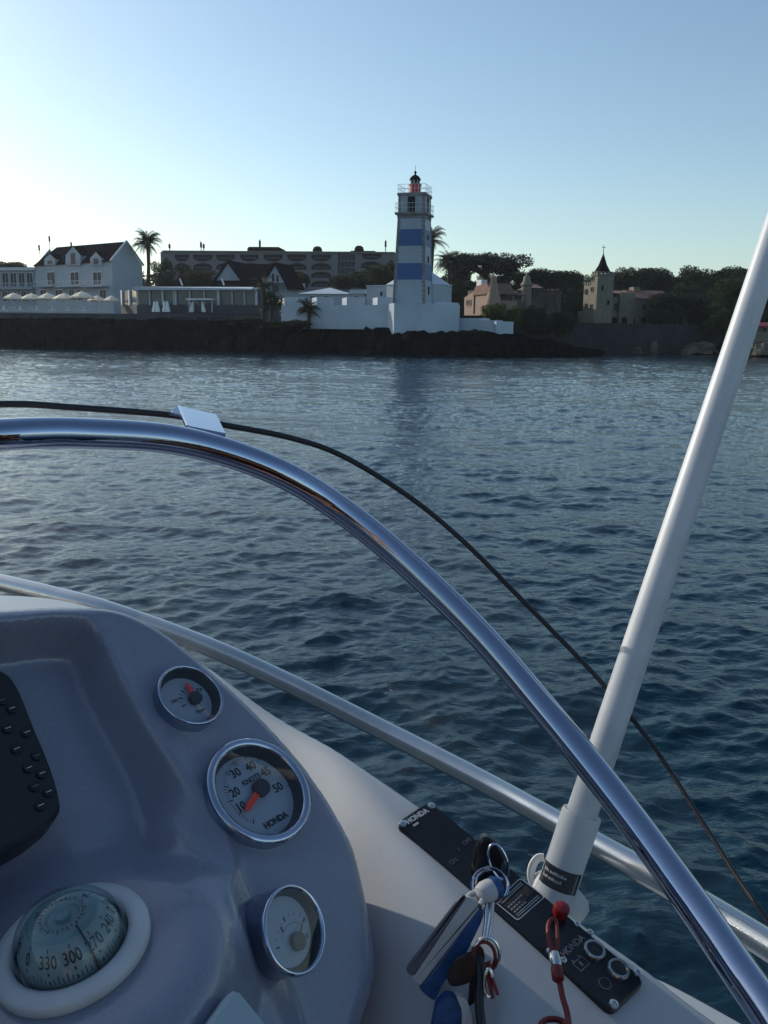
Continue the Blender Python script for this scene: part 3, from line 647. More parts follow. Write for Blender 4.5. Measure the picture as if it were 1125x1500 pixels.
mb = MB(); f_.rect(mb, 359, 362, 408, 369, -2, 8); f_.rect(mb, 361, 360.5, 406, 362.2, -1.6, 8.2); f_.rect(mb, 348, 367, 360, 369, -2, 6); part('rooftop_plant', mb, 'slate', ap)
for x, h_ in ((465, 361), (526, 360)):
    mb = MB(); q = at(x, 369, 193); zt_ = at(x, h_, 193)[2]; F_ = Frame((q[0], 193, q[2]-.3), (1, 0, 0), (0, 1, 0), (0, 0, 1)); hh = zt_-q[2]+.3
    mb.lathe([(1.0, 0), (1.0, hh*.5), (.8, hh*.85), (.4, hh), (0, hh)], F_, 12); part('rooftop_tank', mb, 'slate', ap, smooth=True)
mb = MB(); f_.rect(mb, 512, 366, 548, 369, -2, 6); part('rooftop_box', mb, 'slate', ap)
for x, y in ((249, 357), (295, 354), (299, 357), (381, 351), (565, 352)):
    mb = MB(); q = at(x, y, 192); zq = at(x, 369, 192)[2]; mb.tube([(q[0], 191.5, zq), (q[0], 191.5, q[2])], .09, 5); mb.box(q[0]-.2, q[0]+.2, 191.4, 191.6, zq+(q[2]-zq)*.4, zq+(q[2]-zq)*.9); part('roof_aerial', mb, 'slate', ap)

# ------------------------------------------------------------------ villa, castle, tower
vl = thing('peach_villa', at(720, 455, 128), 'peach villa with terracotta roof and a pointed cone turret, behind the white outwork wall', 'house')
fl = Fac(680, 131, 715, 124); fr_ = Fac(715, 124, 766, 127)
mb = MB(); P = [fl.p(x, y) for x, y in ((680, 462), (715, 462), (715, 425), (697, 425), (680, 436))]
d = fr_.X*5
front = [fl.F.w(u, 0, z) for u, z in P]; mb.add(front+[p+d for p in front], [(0, 1, 2, 3, 4), (9, 8, 7, 6, 5), (0, 5, 6, 1), (1, 6, 7, 2), (3, 8, 9, 4), (4, 9, 5, 0), (2, 7, 8, 3)]); part('gable_wall', mb, 'peach', vl)
mb = MB(); P = [fl.p(x, y) for x, y in ((694, 433), (698, 420), (715, 414), (722, 430))]
a, b, c_, e = [fl.F.w(u, -.2, z) for u, z in P]; q = fr_.X*4
mb.add([a, b, c_, e, a+q, b+q, c_+q, e+q], [(0, 1, 2, 3), (1, 5, 6, 2), (2, 6, 7, 3), (0, 4, 5, 1)]); part('gable_roof', mb, 'terra', vl)
mb = MB(); fl.rect(mb, 699, 410, 706, 421, .1, .8); part('chimney', mb, 'frame', vl)
mb = MB(); fr_.rect(mb, 728, 424, 766, 462, -.2, 7); part('main_wall', mb, 'stone', vl)
mb = MB(); u0_, u1_, zb_, zt_ = fr_.uz(752, 424, 770, 433); mb.hexa([fr_.F.w(u0_, -.6, zb_), fr_.F.w(u1_, -.6, zb_), fr_.F.w(u1_, 4, zb_), fr_.F.w(u0_, 4, zb_), fr_.F.w(u0_+.3, -.3, zb_+.2), fr_.F.w(u1_-.3, -.3, zb_+.2), fr_.F.w(u1_-.3, 3, zt_), fr_.F.w(u0_+.3, 3, zt_)]); part('roof', mb, 'terra', vl)
c = at(722, 445, 122.6); zb_, zt_ = at(722, 444, 122.6)[2], at(722, 404, 122.6)[2]; F_ = Frame((c[0], 122.6, zb_), (1, 0, 0), (0, 1, 0), (0, 0, 1)); hh = zt_-zb_
mb = MB(); mb.lathe([(1.05, -3), (1.05, 0), (.85, hh*.25), (.55, hh*.6), (.42, hh*.8), (.40, hh*.97), (.1, hh), (0, hh+.5)], F_, 14); part('cone_turret', mb, 'peach', vl, smooth=True)
for x0, x1 in ((736, 741), (745, 750), (755, 759)): fr_.window(vl, x0, 431, x1, 439, frame='stone')
fl.window(vl, 684, 440, 690, 447, frame='peach')
mb = MB(); q = fl.F.w(fl.p(695, 450)[0], -.08, 0); mb.tube([(q[0], q[1], fl.p(695, 460)[1]), (q[0], q[1], fl.p(695, 432)[1])], .07, 6); part('drainpipe', mb, 'slate', vl)

cs = thing('brown_manor', at(800, 455, 132), 'weathered brown manor with a small pointed round turret, between the villa and the castle tower', 'house')
f_ = Fac(764, 131, 826, 131)
mb = MB(); f_.rect(mb, 766, 421, 793, 462, -.2, 6); part('wall', mb, 'stone', cs)
mb = MB(); f_.rect(mb, 793, 426, 823, 463, -.5, 7)
for x in (795, 802, 809, 816): f_.rect(mb, x, 423, x+4, 426.1, -.5, 0)
part('crenelled_wing', mb, 'stone', cs)
mb = MB(); u0_, u1_, zb_, zt_ = f_.uz(778, 415, 796, 422); mb.hexa([f_.F.w(u0_, -.3, zb_), f_.F.w(u1_, -.3, zb_), f_.F.w(u1_, 6, zb_), f_.F.w(u0_, 6, zb_), f_.F.w(u0_+.6, 2.5, zt_), f_.F.w(u1_-.6, 2.5, zt_), f_.F.w(u1_-.6, 3.2, zt_), f_.F.w(u0_+.6, 3.2, zt_)]); part('roof', mb, 'terra', cs)
c = at(771, 430, 129.6); zb_, zt_ = at(771, 418, 129.6)[2], at(771, 402, 129.6)[2]; F_ = Frame((c[0], 129.6, zb_), (1, 0, 0), (0, 1, 0), (0, 0, 1)); hh = zt_-zb_
mb = MB(); mb.lathe([(.72, -3.5), (.72, -.1), (.9, 0), (.8, .25), (.55, hh*.4), (.5, hh*.75), (.15, hh), (0, hh+.3)], F_, 12); part('turret', mb, 'tstone', cs, smooth=True)
for x0, y0 in ((769, 426), (775, 426), (781, 426), (787, 426), (799, 432), (810, 432), (799, 446), (812, 446)): f_.window(cs, x0, y0, x0+3.5, y0+7, frame='stone', bars=0)

ct = thing('castle_tower', at(873, 475, 130), 'tall pale stone castle tower with crenels and a dark pointed spire', 'tower')
f1 = Fac(853, 133.5, 873, 130); f2 = Fac(873, 130, 897, 131)
def T2(mb, u0, u1, v0, v1, z0, z1):     # box spanned by the two facades
    p = lambda u, v, z: np.array([f2.a[0], f2.a[1], z])-f1.X*u+f2.X*v
    mb.hexa([p(u0, v0, z0), p(u0, v1, z0), p(u1, v1, z0), p(u1, v0, z0), p(u0, v0, z1), p(u0, v1, z1), p(u1, v1, z1), p(u1, v0, z1)])
Lu = f1.p(873, 450)[0]; Lv = f2.p(897, 450)[0]; Z = lambda y: at(873, y, 130)[2]
mb = MB(); T2(mb, 0, Lu*.45, 0, Lv, Z(478), Z(401)); part('main_shaft', mb, 'tstone', ct)
mb = MB(); T2(mb, Lu*.45, Lu, .1, Lv-.1, Z(478), Z(416)); part('stair_turret', mb, 'tstone', ct)
mb = MB(); T2(mb, -.3, Lu*1.15, -.4, Lv*.3, Z(478), Z(455)); part('plinth', mb, 'tstone', ct)
mb = MB()
for k in range(4): v = Lv*(k/4)+.05; T2(mb, -.12, .22, v, v+Lv*.14, Z(401), Z(397))
for k in range(3): u = Lu*.45*(k/3); T2(mb, u, u+Lu*.08, -.12, .2, Z(401), Z(397))
T2(mb, -.15, Lu*.46, -.15, Lv+.1, Z(403), Z(400.8))
for k in range(3): u = Lu*(.5+k*.17); T2(mb, u, u+Lu*.09, -.02, .22, Z(416), Z(412))
part('crenels', mb, 'tstone', ct)
p = lambda u, v, z: np.array([f2.a[0], f2.a[1], z])-f1.X*u+f2.X*v
mb = MB(); bs = [p(.1, .25, Z(398)), p(.1, Lv*.8, Z(398)), p(Lu*.4, Lv*.8, Z(398)), p(Lu*.4, .25, Z(398))]; cc = np.mean(bs, axis=0); ap_ = np.array([cc[0], cc[1], Z(369)]); mid = [b*.5+cc*.5+np.array([0, 0, (Z(369)-Z(398))*.38]) for b in bs]
mb.add(bs+mid+[ap_], [(k, (k+1) % 4, 4+(k+1) % 4, 4+k) for k in range(4)]+[(4+k, 4+(k+1) % 4, 8) for k in range(4)]); part('spire', mb, 'slate', ct)
mb = MB(); mb.tube([ap_-[0, 0, .2], [ap_[0], ap_[1], Z(357)]], [.06, .03], 5); mb.tube([[ap_[0]-.25, ap_[1], Z(361)], [ap_[0]+.25, ap_[1], Z(361)]], .04, 4); part('weather_vane', mb, 'slate', ct)
for x0, y0, x1, y1 in ((857, 424, 859, 430), (857, 445, 859, 450), (865, 446, 868, 452), (867, 405, 870, 411), (866, 421, 869, 427)): f1.window(ct, x0, y0, x1, y1, glass='apdark', frame='tstone', bars=0)
for x0, y0, x1, y1 in ((881, 418, 884, 425), (889, 440, 892, 447)): f2.window(ct, x0, y0, x1, y1, glass='apdark', frame='tstone', bars=0)

mn = thing('castle_house', at(935, 475, 136), 'long stone house with red tiled roof joined to the right of the castle tower', 'house')
f_ = Fac(896, 134, 985, 136)
mb = MB(); f_.rect(mb, 896, 436, 985, 478, 0, 7); f_.rect(mb, 905, 429, 927, 478, .5, 1); part('wall', mb, 'tstone', mn)
for xa, xb, yt, yb in ((896, 925, 424, 430), (928, 985, 424, 438)):
    mb = MB(); u0_, u1_, zb_, zt_ = f_.uz(xa, yt, xb, yb); mb.hexa([f_.F.w(u0_, -.3, zb_), f_.F.w(u1_, -.3, zb_), f_.F.w(u1_, 7, zb_), f_.F.w(u0_, 7, zb_), f_.F.w(u0_, 3, zt_), f_.F.w(u1_, 3, zt_), f_.F.w(u1_, 3.6, zt_), f_.F.w(u0_, 3.6, zt_)]); part('roof', mb, 'terra', mn)
mb = MB(); f_.rect(mb, 940, 419, 950, 426, -2.5, 4); part('chimney', mb, 'tstone', mn)
for x0, y0, x1, y1 in ((899, 445, 904, 455), (910, 446, 914, 452), (919, 446, 925, 455), (941, 446, 946, 454), (957, 446, 962, 454), (972, 448, 976, 455)): f_.window(mn, x0, y0, x1, y1, frame='tstone', bars=0)
for x in (900, 912, 926, 943, 960):
    mb = MB(); pts = [(x-4, 476)]+[(x-4*cos(pi*k/8), 468-3.5*sin(pi*k/8)) for k in range(9)]+[(x+4, 476)]; f_.poly(mb, pts[::-1], .56 if x in (912,) else .05, 0); part('arched_door', mb, 'apdark', mn)
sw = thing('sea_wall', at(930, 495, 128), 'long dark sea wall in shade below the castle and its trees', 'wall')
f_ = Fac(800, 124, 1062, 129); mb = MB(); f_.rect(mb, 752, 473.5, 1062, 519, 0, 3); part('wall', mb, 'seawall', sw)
mb = MB(); pts = [(952, 512)]+[(962-10*cos(pi*k/8), 508-9*sin(pi*k/8)) for k in range(5)]+[(966, 516), (960, 520)]; f_.poly(mb, pts[::-1], .08, 0); part('worn_patch', mb, 'tanrock', sw)
# tan ledges at right
for nm, x0, x1, D, yt, sd, lb in (('rock_ledge', 1004, 1068, 125, 503, 1, 'pale tan rock ledge at the foot of the dark sea wall'), ('rock_ledge', 1085, 1190, 111, 504, 2, 'jagged tan shore rock behind the white pole'), ('rock_ledge', 928, 945, 125, 508, 3, 'small pale rock slab low on the dark wall, under the castle house'), ('rock_ledge', 745, 830, 96, 497, 6, 'long dark rock slab running right from the white outwork wall')):
    a = at(x0, 515, D); b = at(x1, 515, D); n1, n2 = 60, 18; U, V = np.meshgrid(np.linspace(0, 1, n1), np.linspace(0, 1, n2), indexing='ij')
    X = a[0]+(b[0]-a[0])*U; Y = D+V*4+(fbm(U*7+sd*9, V*2)-.5)*2; H = at((x0+x1)/2, yt, D)[2]
    Zz = -.3+(H+.3)*np.clip(np.sin(pi*U)*1.6, 0, 1)**.6*np.clip(V*2.2+.1, 0, 1)**.5*(.55+.8*fbm(U*9+sd, V*5+sd, 5))
    m_ = MB(); m_.v = np.stack([X, Y, Zz], -1).reshape(-1, 3).tolist(); I = np.arange(n1*n2).reshape(n1, n2); m_.f = np.stack([I[:-1, :-1], I[1:, :-1], I[1:, 1:], I[:-1, 1:]], -1).reshape(-1, 4).tolist(); m_.m = [0]*len(m_.f)
    tag(obj(nm, m_, M['rock'] if sd == 6 else M['tanrock'], loc=at((x0+x1)/2, 515, D)), lb, 'rock')
rw = thing('garden_wall', at(1115, 492, 121), 'tan garden wall above the rocks at the right edge, below the red awning', 'wall')
f_ = Fac(1075, 122, 1200, 120); mb = MB(); f_.rect(mb, 1075, 486, 1200, 512, 0, 2); part('wall', mb, 'tstone', rw)
ra = thing('red_awning', at(1118, 478, 123), 'red awning partly hidden by the white pole at the right edge', 'awning')
f_ = Fac(1095, 122, 1170, 122); mb = MB(); u0_, u1_, zb_, zt_ = f_.uz(1100, 472, 1165, 480)
mb.hexa([f_.F.w(u0_, -.8, zb_), f_.F.w(u1_, -.8, zb_), f_.F.w(u1_, 1.5, zb_+.2), f_.F.w(u0_, 1.5, zb_+.2), f_.F.w(u0_+.2, -.6, zb_+.25), f_.F.w(u1_-.2, -.6, zb_+.25), f_.F.w(u1_-.2, 1.3, zt_), f_.F.w(u0_+.2, 1.3, zt_)]); part('canopy', mb, 'redp', ra)
for x in (1104, 1130, 1160): mb = MB(); f_.rect(mb, x, 479, x+1, 487, .6, -.5); part('post', mb, 'frame', ra)

# ------------------------------------------------------------------ trees
def leaves(seed, lobes, n, size, flat=.5):
    r = np.random.RandomState(seed); L = np.array(lobes, float); wv = L[:, 3]*L[:, 4]*L[:, 5]; idx = r.choice(len(L), n, p=wv/wv.sum()); q = L[idx]
    d = r.randn(n, 3); d /= np.linalg.norm(d, axis=1)[:, None]; rad = r.rand(n, 1)**.28
    clump = 1+.22*np.sin(d[:, :1]*7+seed)*np.sin(d[:, 1:2]*6)*np.sin(d[:, 2:3]*8+2)
    c = q[:, :3]+d*rad*clump*q[:, 3:]; a = r.randn(n, 3); a /= np.linalg.norm(a, axis=1)[:, None]; b = np.cross(a, r.randn(n, 3)); b /= np.linalg.norm(b, axis=1)[:, None]
    s = size*(.6+.8*r.rand(n, 1)); V = np.stack([c-a*s, c-b*s*flat, c+a*s, c+b*s*flat], 1).reshape(-1, 3); m_ = MB(); m_.v = V.tolist(); m_.f = np.arange(4*n).reshape(n, 4).tolist(); m_.m = [0]*n; return m_
def tree_proto(kind, seed):
    r = random.Random(seed); root = thing({'pine': 'stone_pine', 'oak': 'broadleaf_tree', 'bush': 'bush'}[kind], (0, 0, 0), 'x', 'tree' if kind != 'bush' else 'bush')
    mb = MB()   # unit tree: height 10, crown half width 5
    if kind == 'pine':
        lobes = [(r.uniform(-4, 4), r.uniform(-3, 3), 7.6+r.uniform(-.7, .9), r.uniform(1.2, 2.0), r.uniform(1.2, 2.0), r.uniform(.55, .95)) for _ in range(30)]
        lobes = [(x, y, z-x*x*.10-r.random()*1.3, a, b, c*1.25) for x, y, z, a, b, c in lobes]
        mb.tube([(0, 0, 0), (.2, 0, 3), (.1, .1, 5.2)], [.42, .32, .25], 7)
        for l in lobes: mb.tube([(.1, .1, 4.4+r.random()), (l[0]*.5, l[1]*.5, 5.8), (l[0], l[1], l[2]-.2)], [.17, .12, .05], 5)
        cr = leaves(seed, lobes, 15000, .15)
    elif kind == 'oak':
        lobes = [(r.uniform(-3.2, 3.2), r.uniform(-3, 3), r.uniform(2.0, 8.2), r.uniform(1.2, 2.2), r.uniform(1.2, 2.2), r.uniform(.9, 1.6)) for _ in range(26)]
        lobes = [(x*(1.25-abs(z-5)*.11), y, z, a, b, c) for x, y, z, a, b, c in lobes]
        mb.tube([(0, 0, 0), (0, .1, 2), (.2, 0, 4)], [.45, .35, .25], 7)
        for l in lobes: mb.tube([(.1, 0, 2.5), (l[0]*.5, l[1]*.5, (l[2]+3)/2), l[:3]], [.2, .12, .05], 5)
        cr = leaves(seed, lobes, 15000, .18)
    else:
        lobes = [(r.uniform(-3.8, 3.8), r.uniform(-3, 3), r.uniform(1.5, 7.4), r.uniform(1.3, 2.3), r.uniform(1.3, 2.3), r.uniform(1.3, 2.2)) for _ in range(14)]
        mb.tube([(0, 0, 0), (0, .1, 2), (.2, 0, 4)], [.3, .25, .15], 6)
        cr = leaves(seed, lobes, 8000, .24)
    obj('trunk', mb, M['bark'], root); obj('crown', cr, M[{'pine': 'pineleaf', 'oak': 'oakleaf', 'bush': 'greenleaf'}[kind]], root); return root
protos = {}
used = set()
def tree(kind, seed, x, yt, yb, wpx, D, label, m=None, group=None):
    key = (kind, seed)
    if key not in protos: protos[key] = tree_proto(kind, seed)
    o = protos[key] if key not in used else copy_tree(protos[key]); first = key not in used; used.add(key)
    q = at(x, yb, D); H = at(x, yt, D)[2]-q[2]; W = wpx*1.12*D/FPX
    o.location = (q[0], D, q[2]); o.scale = (W/9.6, W/10, H/(9.0 if kind != 'pine' else 8.9)); o['label'] = label
    o['group'] = group or {'pine': 'stone pines on the shore', 'oak': 'dark trees behind the shore houses', 'bush': 'green bushes on the shore'}[kind]
    if m:
        for ch in o.children:
            if ch.name.startswith('crown'):
                if ch.data.users > 1: ch.data = ch.data.copy()
                ch.data.materials[0] = M[m]
    return o
TR = [('pine', 1, 708, 362, 450, 100, 150, 'tallest stone pine with a wide domed crown, right of the lighthouse', None),
      ('pine', 2, 791, 392, 455, 62, 150, 'stone pine with an airy crown above the brown manor', None),
      ('oak', 3, 690, 412, 458, 44, 138, 'dark round tree between the lighthouse bastion and the peach villa', None),
      ('oak', 4, 744, 398, 450, 44, 152, 'dark tree just above the roof of the peach villa', None),
      ('oak', 3, 826, 397, 470, 60, 150, 'broad dark tree just left of the castle tower', None),
      ('oak', 4, 852, 402, 470, 44, 160, 'dark tree peeking out behind the left side of the castle tower', None),
      ('oak', 5, 846, 418, 476, 40, 138, 'low dark tree at the left foot of the castle tower', None),
      ('oak', 4, 905, 391, 460, 40, 165, 'dark tree right behind the castle spire', None),
      ('oak', 3, 948, 393, 460, 74, 168, 'wide dark tree above the red roof of the castle house', None),
      ('oak', 5, 985, 400, 460, 50, 170, 'dark tree above the right end of the castle house roof', None),
      ('oak', 5, 1026, 387, 470, 64, 165, 'tallest dark tree on the right skyline, left of the white pole', None),
      ('pine', 2, 1075, 389, 470, 70, 165, 'stone pine on the skyline just left of the white pole', None),
      ('pine', 1, 990, 424, 478, 66, 133, 'low spreading dark pine in front of the castle house', None),
      ('oak', 4, 1030, 428, 480, 50, 138, 'dark tree behind the right end of the sea wall', None),
      ('oak', 3, 1062, 408, 484, 60, 134, 'mid green tree standing left of the white pole above the sea wall', 'greenleaf'),
      ('bush', 7, 1048, 452, 492, 44, 128, 'rounded green bush on top of the sea wall near its right end', None),
      ('oak', 5, 1120, 395, 480, 80, 150, 'dark tree behind the white pole at the right edge', None),
      ('bush', 8, 1120, 452, 486, 60, 128, 'dark bush above the red awning at the right edge', 'oakleaf'),
      ('oak', 5, 790, 428, 476, 60, 134.5, 'dark tree mass standing over the gap beside the brown manor', None),
      ('oak', 4, 768, 412, 452, 40, 146, 'dark tree behind the small round turret of the manor', None),
      ('bush', 9, 770, 443, 484, 50, 124, 'dark bush at the foot of the brown manor', 'oakleaf'),
      ('bush', 7, 810, 456, 492, 66, 123, 'dark bush spreading over the left end of the sea wall', 'oakleaf'),
      ('bush', 8, 733, 440, 474, 46, 112, 'clipped bright green hedge in front of the peach villa', 'hedgeleaf'),
      ('bush', 7, 540, 391, 422, 84, 165, 'olive green bush left of the lighthouse before the apartment block', None),
      ('bush', 8, 512, 400, 425, 50, 158, 'small olive green bush behind the keeper house roof', None),
      ('bush', 9, 567, 376, 420, 36, 168, 'dark green tree close to the left edge of the lighthouse tower', 'oakleaf'),
      ('bush', 9, 436, 394, 430, 34, 158, 'green bush growing against the middle of the apartment block', None),
      ('bush', 7, 262, 388, 425, 56, 165, 'dark green bush before the left end of the apartment block', 'oakleaf'),
      ('bush', 8, 305, 391, 425, 60, 160, 'dark green bush between the tall palm and the gabled house', 'oakleaf'),
      ('bush', 9, 240, 372, 420, 30, 170, 'dark tree right beside the trunk of the tall palm', 'oakleaf'),
      ('oak', 3, 20, 384, 420, 60, 175, 'far dark trees peeking over the veranda wing roof', None),
      ('oak', 3, 883, 403, 470, 60, 172, 'dark tree straight behind the castle tower shaft', None),
      ('oak', 5, 925, 398, 465, 52, 174, 'dark tree over the chimney of the castle house', None),
      ('oak', 4, 1000, 398, 470, 60, 175, 'dark tree on the skyline between the castle house and the tallest tree', None),
      ('oak', 3, 1052, 396, 470, 50, 172, 'dark tree on the skyline between the tallest tree and the end stone pine', None),
      ('oak', 5, 1010, 412, 482, 56, 142, 'dark leafy tree over the right end of the castle house', None),
      ('oak', 4, 968, 430, 482, 44, 132.5, 'low dark tree hiding the middle right of the castle house', None),
      ('oak', 4, 1092, 404, 486, 60, 140, 'dark tree crossed by the white pole', None),
      ('oak', 5, 730, 400, 455, 60, 158, 'dark tree under the right side of the tallest stone pine', None),
      ('oak', 3, 672, 396, 452, 40, 156, 'dark tree under the left side of the tallest stone pine', None),
      ('oak', 4, 806, 406, 470, 50, 155, 'dark tree between the airy stone pine and the castle tower', None),
      ('bush', 8, 655, 398, 448, 40, 140, 'dark bush behind the pyramid roofed hut', 'oakleaf'),
      ]
for t_ in TR: tree(*t_)

def palm(x, yt, yb, D, wpx, label, leafm='palmleaf', n=34, seed=1, droop=1.0):
    q = at(x, yb, D); top = at(x, yt, D)[2]; R = wpx*D/FPX/2; H = top-q[2]; r = random.Random(seed)
    root = thing('palm_tree', (q[0], D, q[2]), label, 'palm', 'palm trees on the shore'); cz = H-R*.55
    mb = MB(); pts = [(q[0]+.1*R*sin(t*2), D, q[2]-.3+t*(cz+.3)) for t in (0, .25, .5, .75, 1)]; rt = max(.22, R*.13); mb.tube(pts, [rt*1.2, rt, rt*.9, rt*.95, rt*1.3], 8); obj('trunk', mb, M['bark'], root)
    mb = MB(); C0 = np.array([q[0], D, q[2]+cz])
    for i in range(n):
        az = 2*pi*i/n*2.4+r.uniform(-.2, .2); el = r.uniform(-.5, 1.35); L = R*r.uniform(.95, 1.2); dh = np.array([cos(az), sin(az), 0]); P = []
        for k in range(9):
            t = k/8; a = el-t*t*1.5*droop*(1 if el > 0 else .6); P.append((C0 if not P else P[-1])+(dh*cos(a)+np.array([0, 0, sin(a)]))*L/8)
        mb.tube(P, [.05*R*(1-.8*k/8)*.6 for k in range(9)], 4)
        side = np.cross(dh, [0, 0, 1])
        for k in range(1, 9):
            for s_ in (-1, 1):
                for sub in (0, .5):
                    p0 = P[k-1]*(1-sub)+P[k]*sub; wl = R*.34*sin(pi*min(1, (k+sub)/9.5)**.7+.15)
                    tip = p0+side*s_*wl*.8+(P[k]-P[k-1])*1.1+np.array([0, 0, -wl*.5]); w_ = (P[k]-P[k-1])*.32
                    mb.tri(p0-w_*.5, p0+w_*.7, tip)
    obj('fronds', mb, M[leafm], root)
palm(217, 343, 420, 138, 42, 'tall palm with a round crown beside the right gable of the white hotel', seed=1, n=46)
palm(629, 336, 420, 121, 50, 'tall palm whose fronds show from behind the lighthouse tower', seed=2, n=26)
palm(655, 372, 440, 125, 40, 'dense lower palm right of the lighthouse tower', seed=3, n=44)
palm(385, 408, 474, 106, 34, 'scraggly brownish palm at the right end of the glass pavilion', 'palmdry', n=30, seed=4)
palm(396, 432, 474, 105, 40, 'short green palm at the foot of the scraggly palm', seed=5, n=34)
palm(451, 442, 478, 102, 38, 'small bushy palm before the white fort wall', seed=6, n=40)

# distant wood closing the gaps under the crowns
for nm, xa, xb, yt, D, lb in (('far_wood', 655, 1200, 414, 185, 'far dark wood seen as one mass behind the villa and the castle'), ('far_wood', 150, 470, 396, 205, 'far dark wood seen as one mass behind the apartment block')):
    r_ = random.Random(int(xa)); lob = []
    for k in range(60 if xa > 600 else 30):
        x = xa+(xb-xa)*(k+.5)/(60 if xa > 600 else 30); q = at(x, 470, D); H = at(x, yt+r_.uniform(-4, 5), D)[2]; lob.append((q[0], D+r_.uniform(-3, 3), (H+3)/2, 2.6, 3, (H-3)/2))
    tag(obj(nm, leaves(5, lob, 42000 if xa > 600 else 16000, .42), M['oakleaf'], loc=at((xa+xb)/2, 470, D)), lb, kind='stuff')
# scrub at the foot of the fort
for i, (x, y, wpx, lb) in enumerate(((425, 466, 60, 'low scrub at the left foot of the white fort wall'), (360, 462, 50, 'low scrub at the right end of the pavilion base'), (690, 480, 36, 'low scrub at the foot of the outwork wall next to the bastion'), (520, 477, 40, 'low scrub under the middle of the fort wall'))):
    tree('bush', 9, x, y, y+16, wpx, 101.5 if x < 600 else 95.8, lb, 'oakleaf')

#BOAT
# ------------------------------------------------------------------ the boat we stand in
boat = thing('motor_boat', (0.3, 0.2, 0), 'motor boat seen from its helm: grey dashboard, white side deck, steel rails, windscreen and aerial', 'boat')
def bpart(name, mb, m, parent=boat, smooth=True, sharp=35): return obj(name, mb, [M[x] for x in m] if isinstance(m, (list, tuple)) else M[m], parent, smooth=smooth, sharp=sharp)
def sdist(P, poly):
    """signed distance (inside > 0) and nearest boundary points for P (n,2)"""
    poly = np.asarray(poly); A = poly; B = np.roll(poly, -1, axis=0); best = np.full(len(P), 1e9); near = np.zeros_like(P); ins = np.zeros(len(P), bool)
    for a, b in zip(A, B):
        ab = b-a; t = np.clip(((P-a)@ab)/max(1e-12, ab@ab), 0, 1); q = a+t[:, None]*ab; d = np.linalg.norm(P-q, axis=1); m_ = d < best; best[m_] = d[m_]; near[m_] = q[m_]
        c = ((a[1] > P[:, 1]) != (b[1] > P[:, 1])); xx = a[0]+(P[:, 1]-a[1])*(ab[0])/(ab[1] if abs(ab[1]) > 1e-12 else 1e-12); ins ^= c & (P[:, 0] < xx)
    return np.where(ins, best, -best), near
def smooth_poly(pts, n=8): 
    P = [np.asarray(p, float) for p in pts]; P3 = [P[-1]]+P+[P[0], P[1]]; out = []
    for i in range(1, len(P3)-2):
        a, b, c, d = P3[i-1], P3[i], P3[i+1], P3[i+2]
        for k in range(n): t = k/n; out.append(.5*((2*b)+(c-a)*t+(2*a-5*b+4*c-d)*t*t+(-a+3*b-3*c+d)*t**3))
    return np.array(out)
def sstep(t): t = np.clip(t, 0, 1); return t*t*(3-2*t)

# --- dashboard (console): a height field over the gauge plane
NU = unit([0.506, -0.384, 0.771]); P0 = rng(382, 1155, .75); KF = nframe(P0, NU)
def onK(x, y, h=0.0):
    q = KF.loc(hit(x, y, P0+NU*h, NU)); return q[:2]
OUT = [(-260, 905), (-120, 890), (0, 884), (90, 880), (165, 884), (215, 902), (262, 932), (330, 990), (400, 1058), (462, 1130), (515, 1215), (550, 1300), (574, 1380), (576, 1425), (558, 1500), (540, 1600), (480, 1750), (-260, 1750)]
outl = smooth_poly([onK(*p) for p in OUT], 14)
REC = [(-260, 925), (-100, 920), (0, 917), (80, 909), (125, 911), (148, 930), (165, 975), (200, 1040), (250, 1110), (300, 1175), (328, 1228), (336, 1275), (325, 1330), (345, 1400), (420, 1480), (470, 1600), (460, 1800), (-260, 1800)]
rec = smooth_poly([onK(*p) for p in REC], 14)
DEP = .048
INN = [(-260, 975), (-100, 968), (0, 962), (60, 955), (95, 958), (114, 985), (145, 1050), (180, 1120), (200, 1180), (204, 1235), (178, 1290), (110, 1330), (0, 1370), (-260, 1420)]
inn = smooth_poly([onK(p[0], p[1], -DEP) for p in INN], 14)
cA, cB = onK(352, 1268), onK(530, 1228); cdv = unit(cB-cA); cn = np.array([cdv[1], -cdv[0]])     # points down-slope
NC = unit([-.14, -.18, .97]); cf = rng(104, 1380, .655); cbase = cf-NC*.007; compC = KF.loc(cf)[:2]
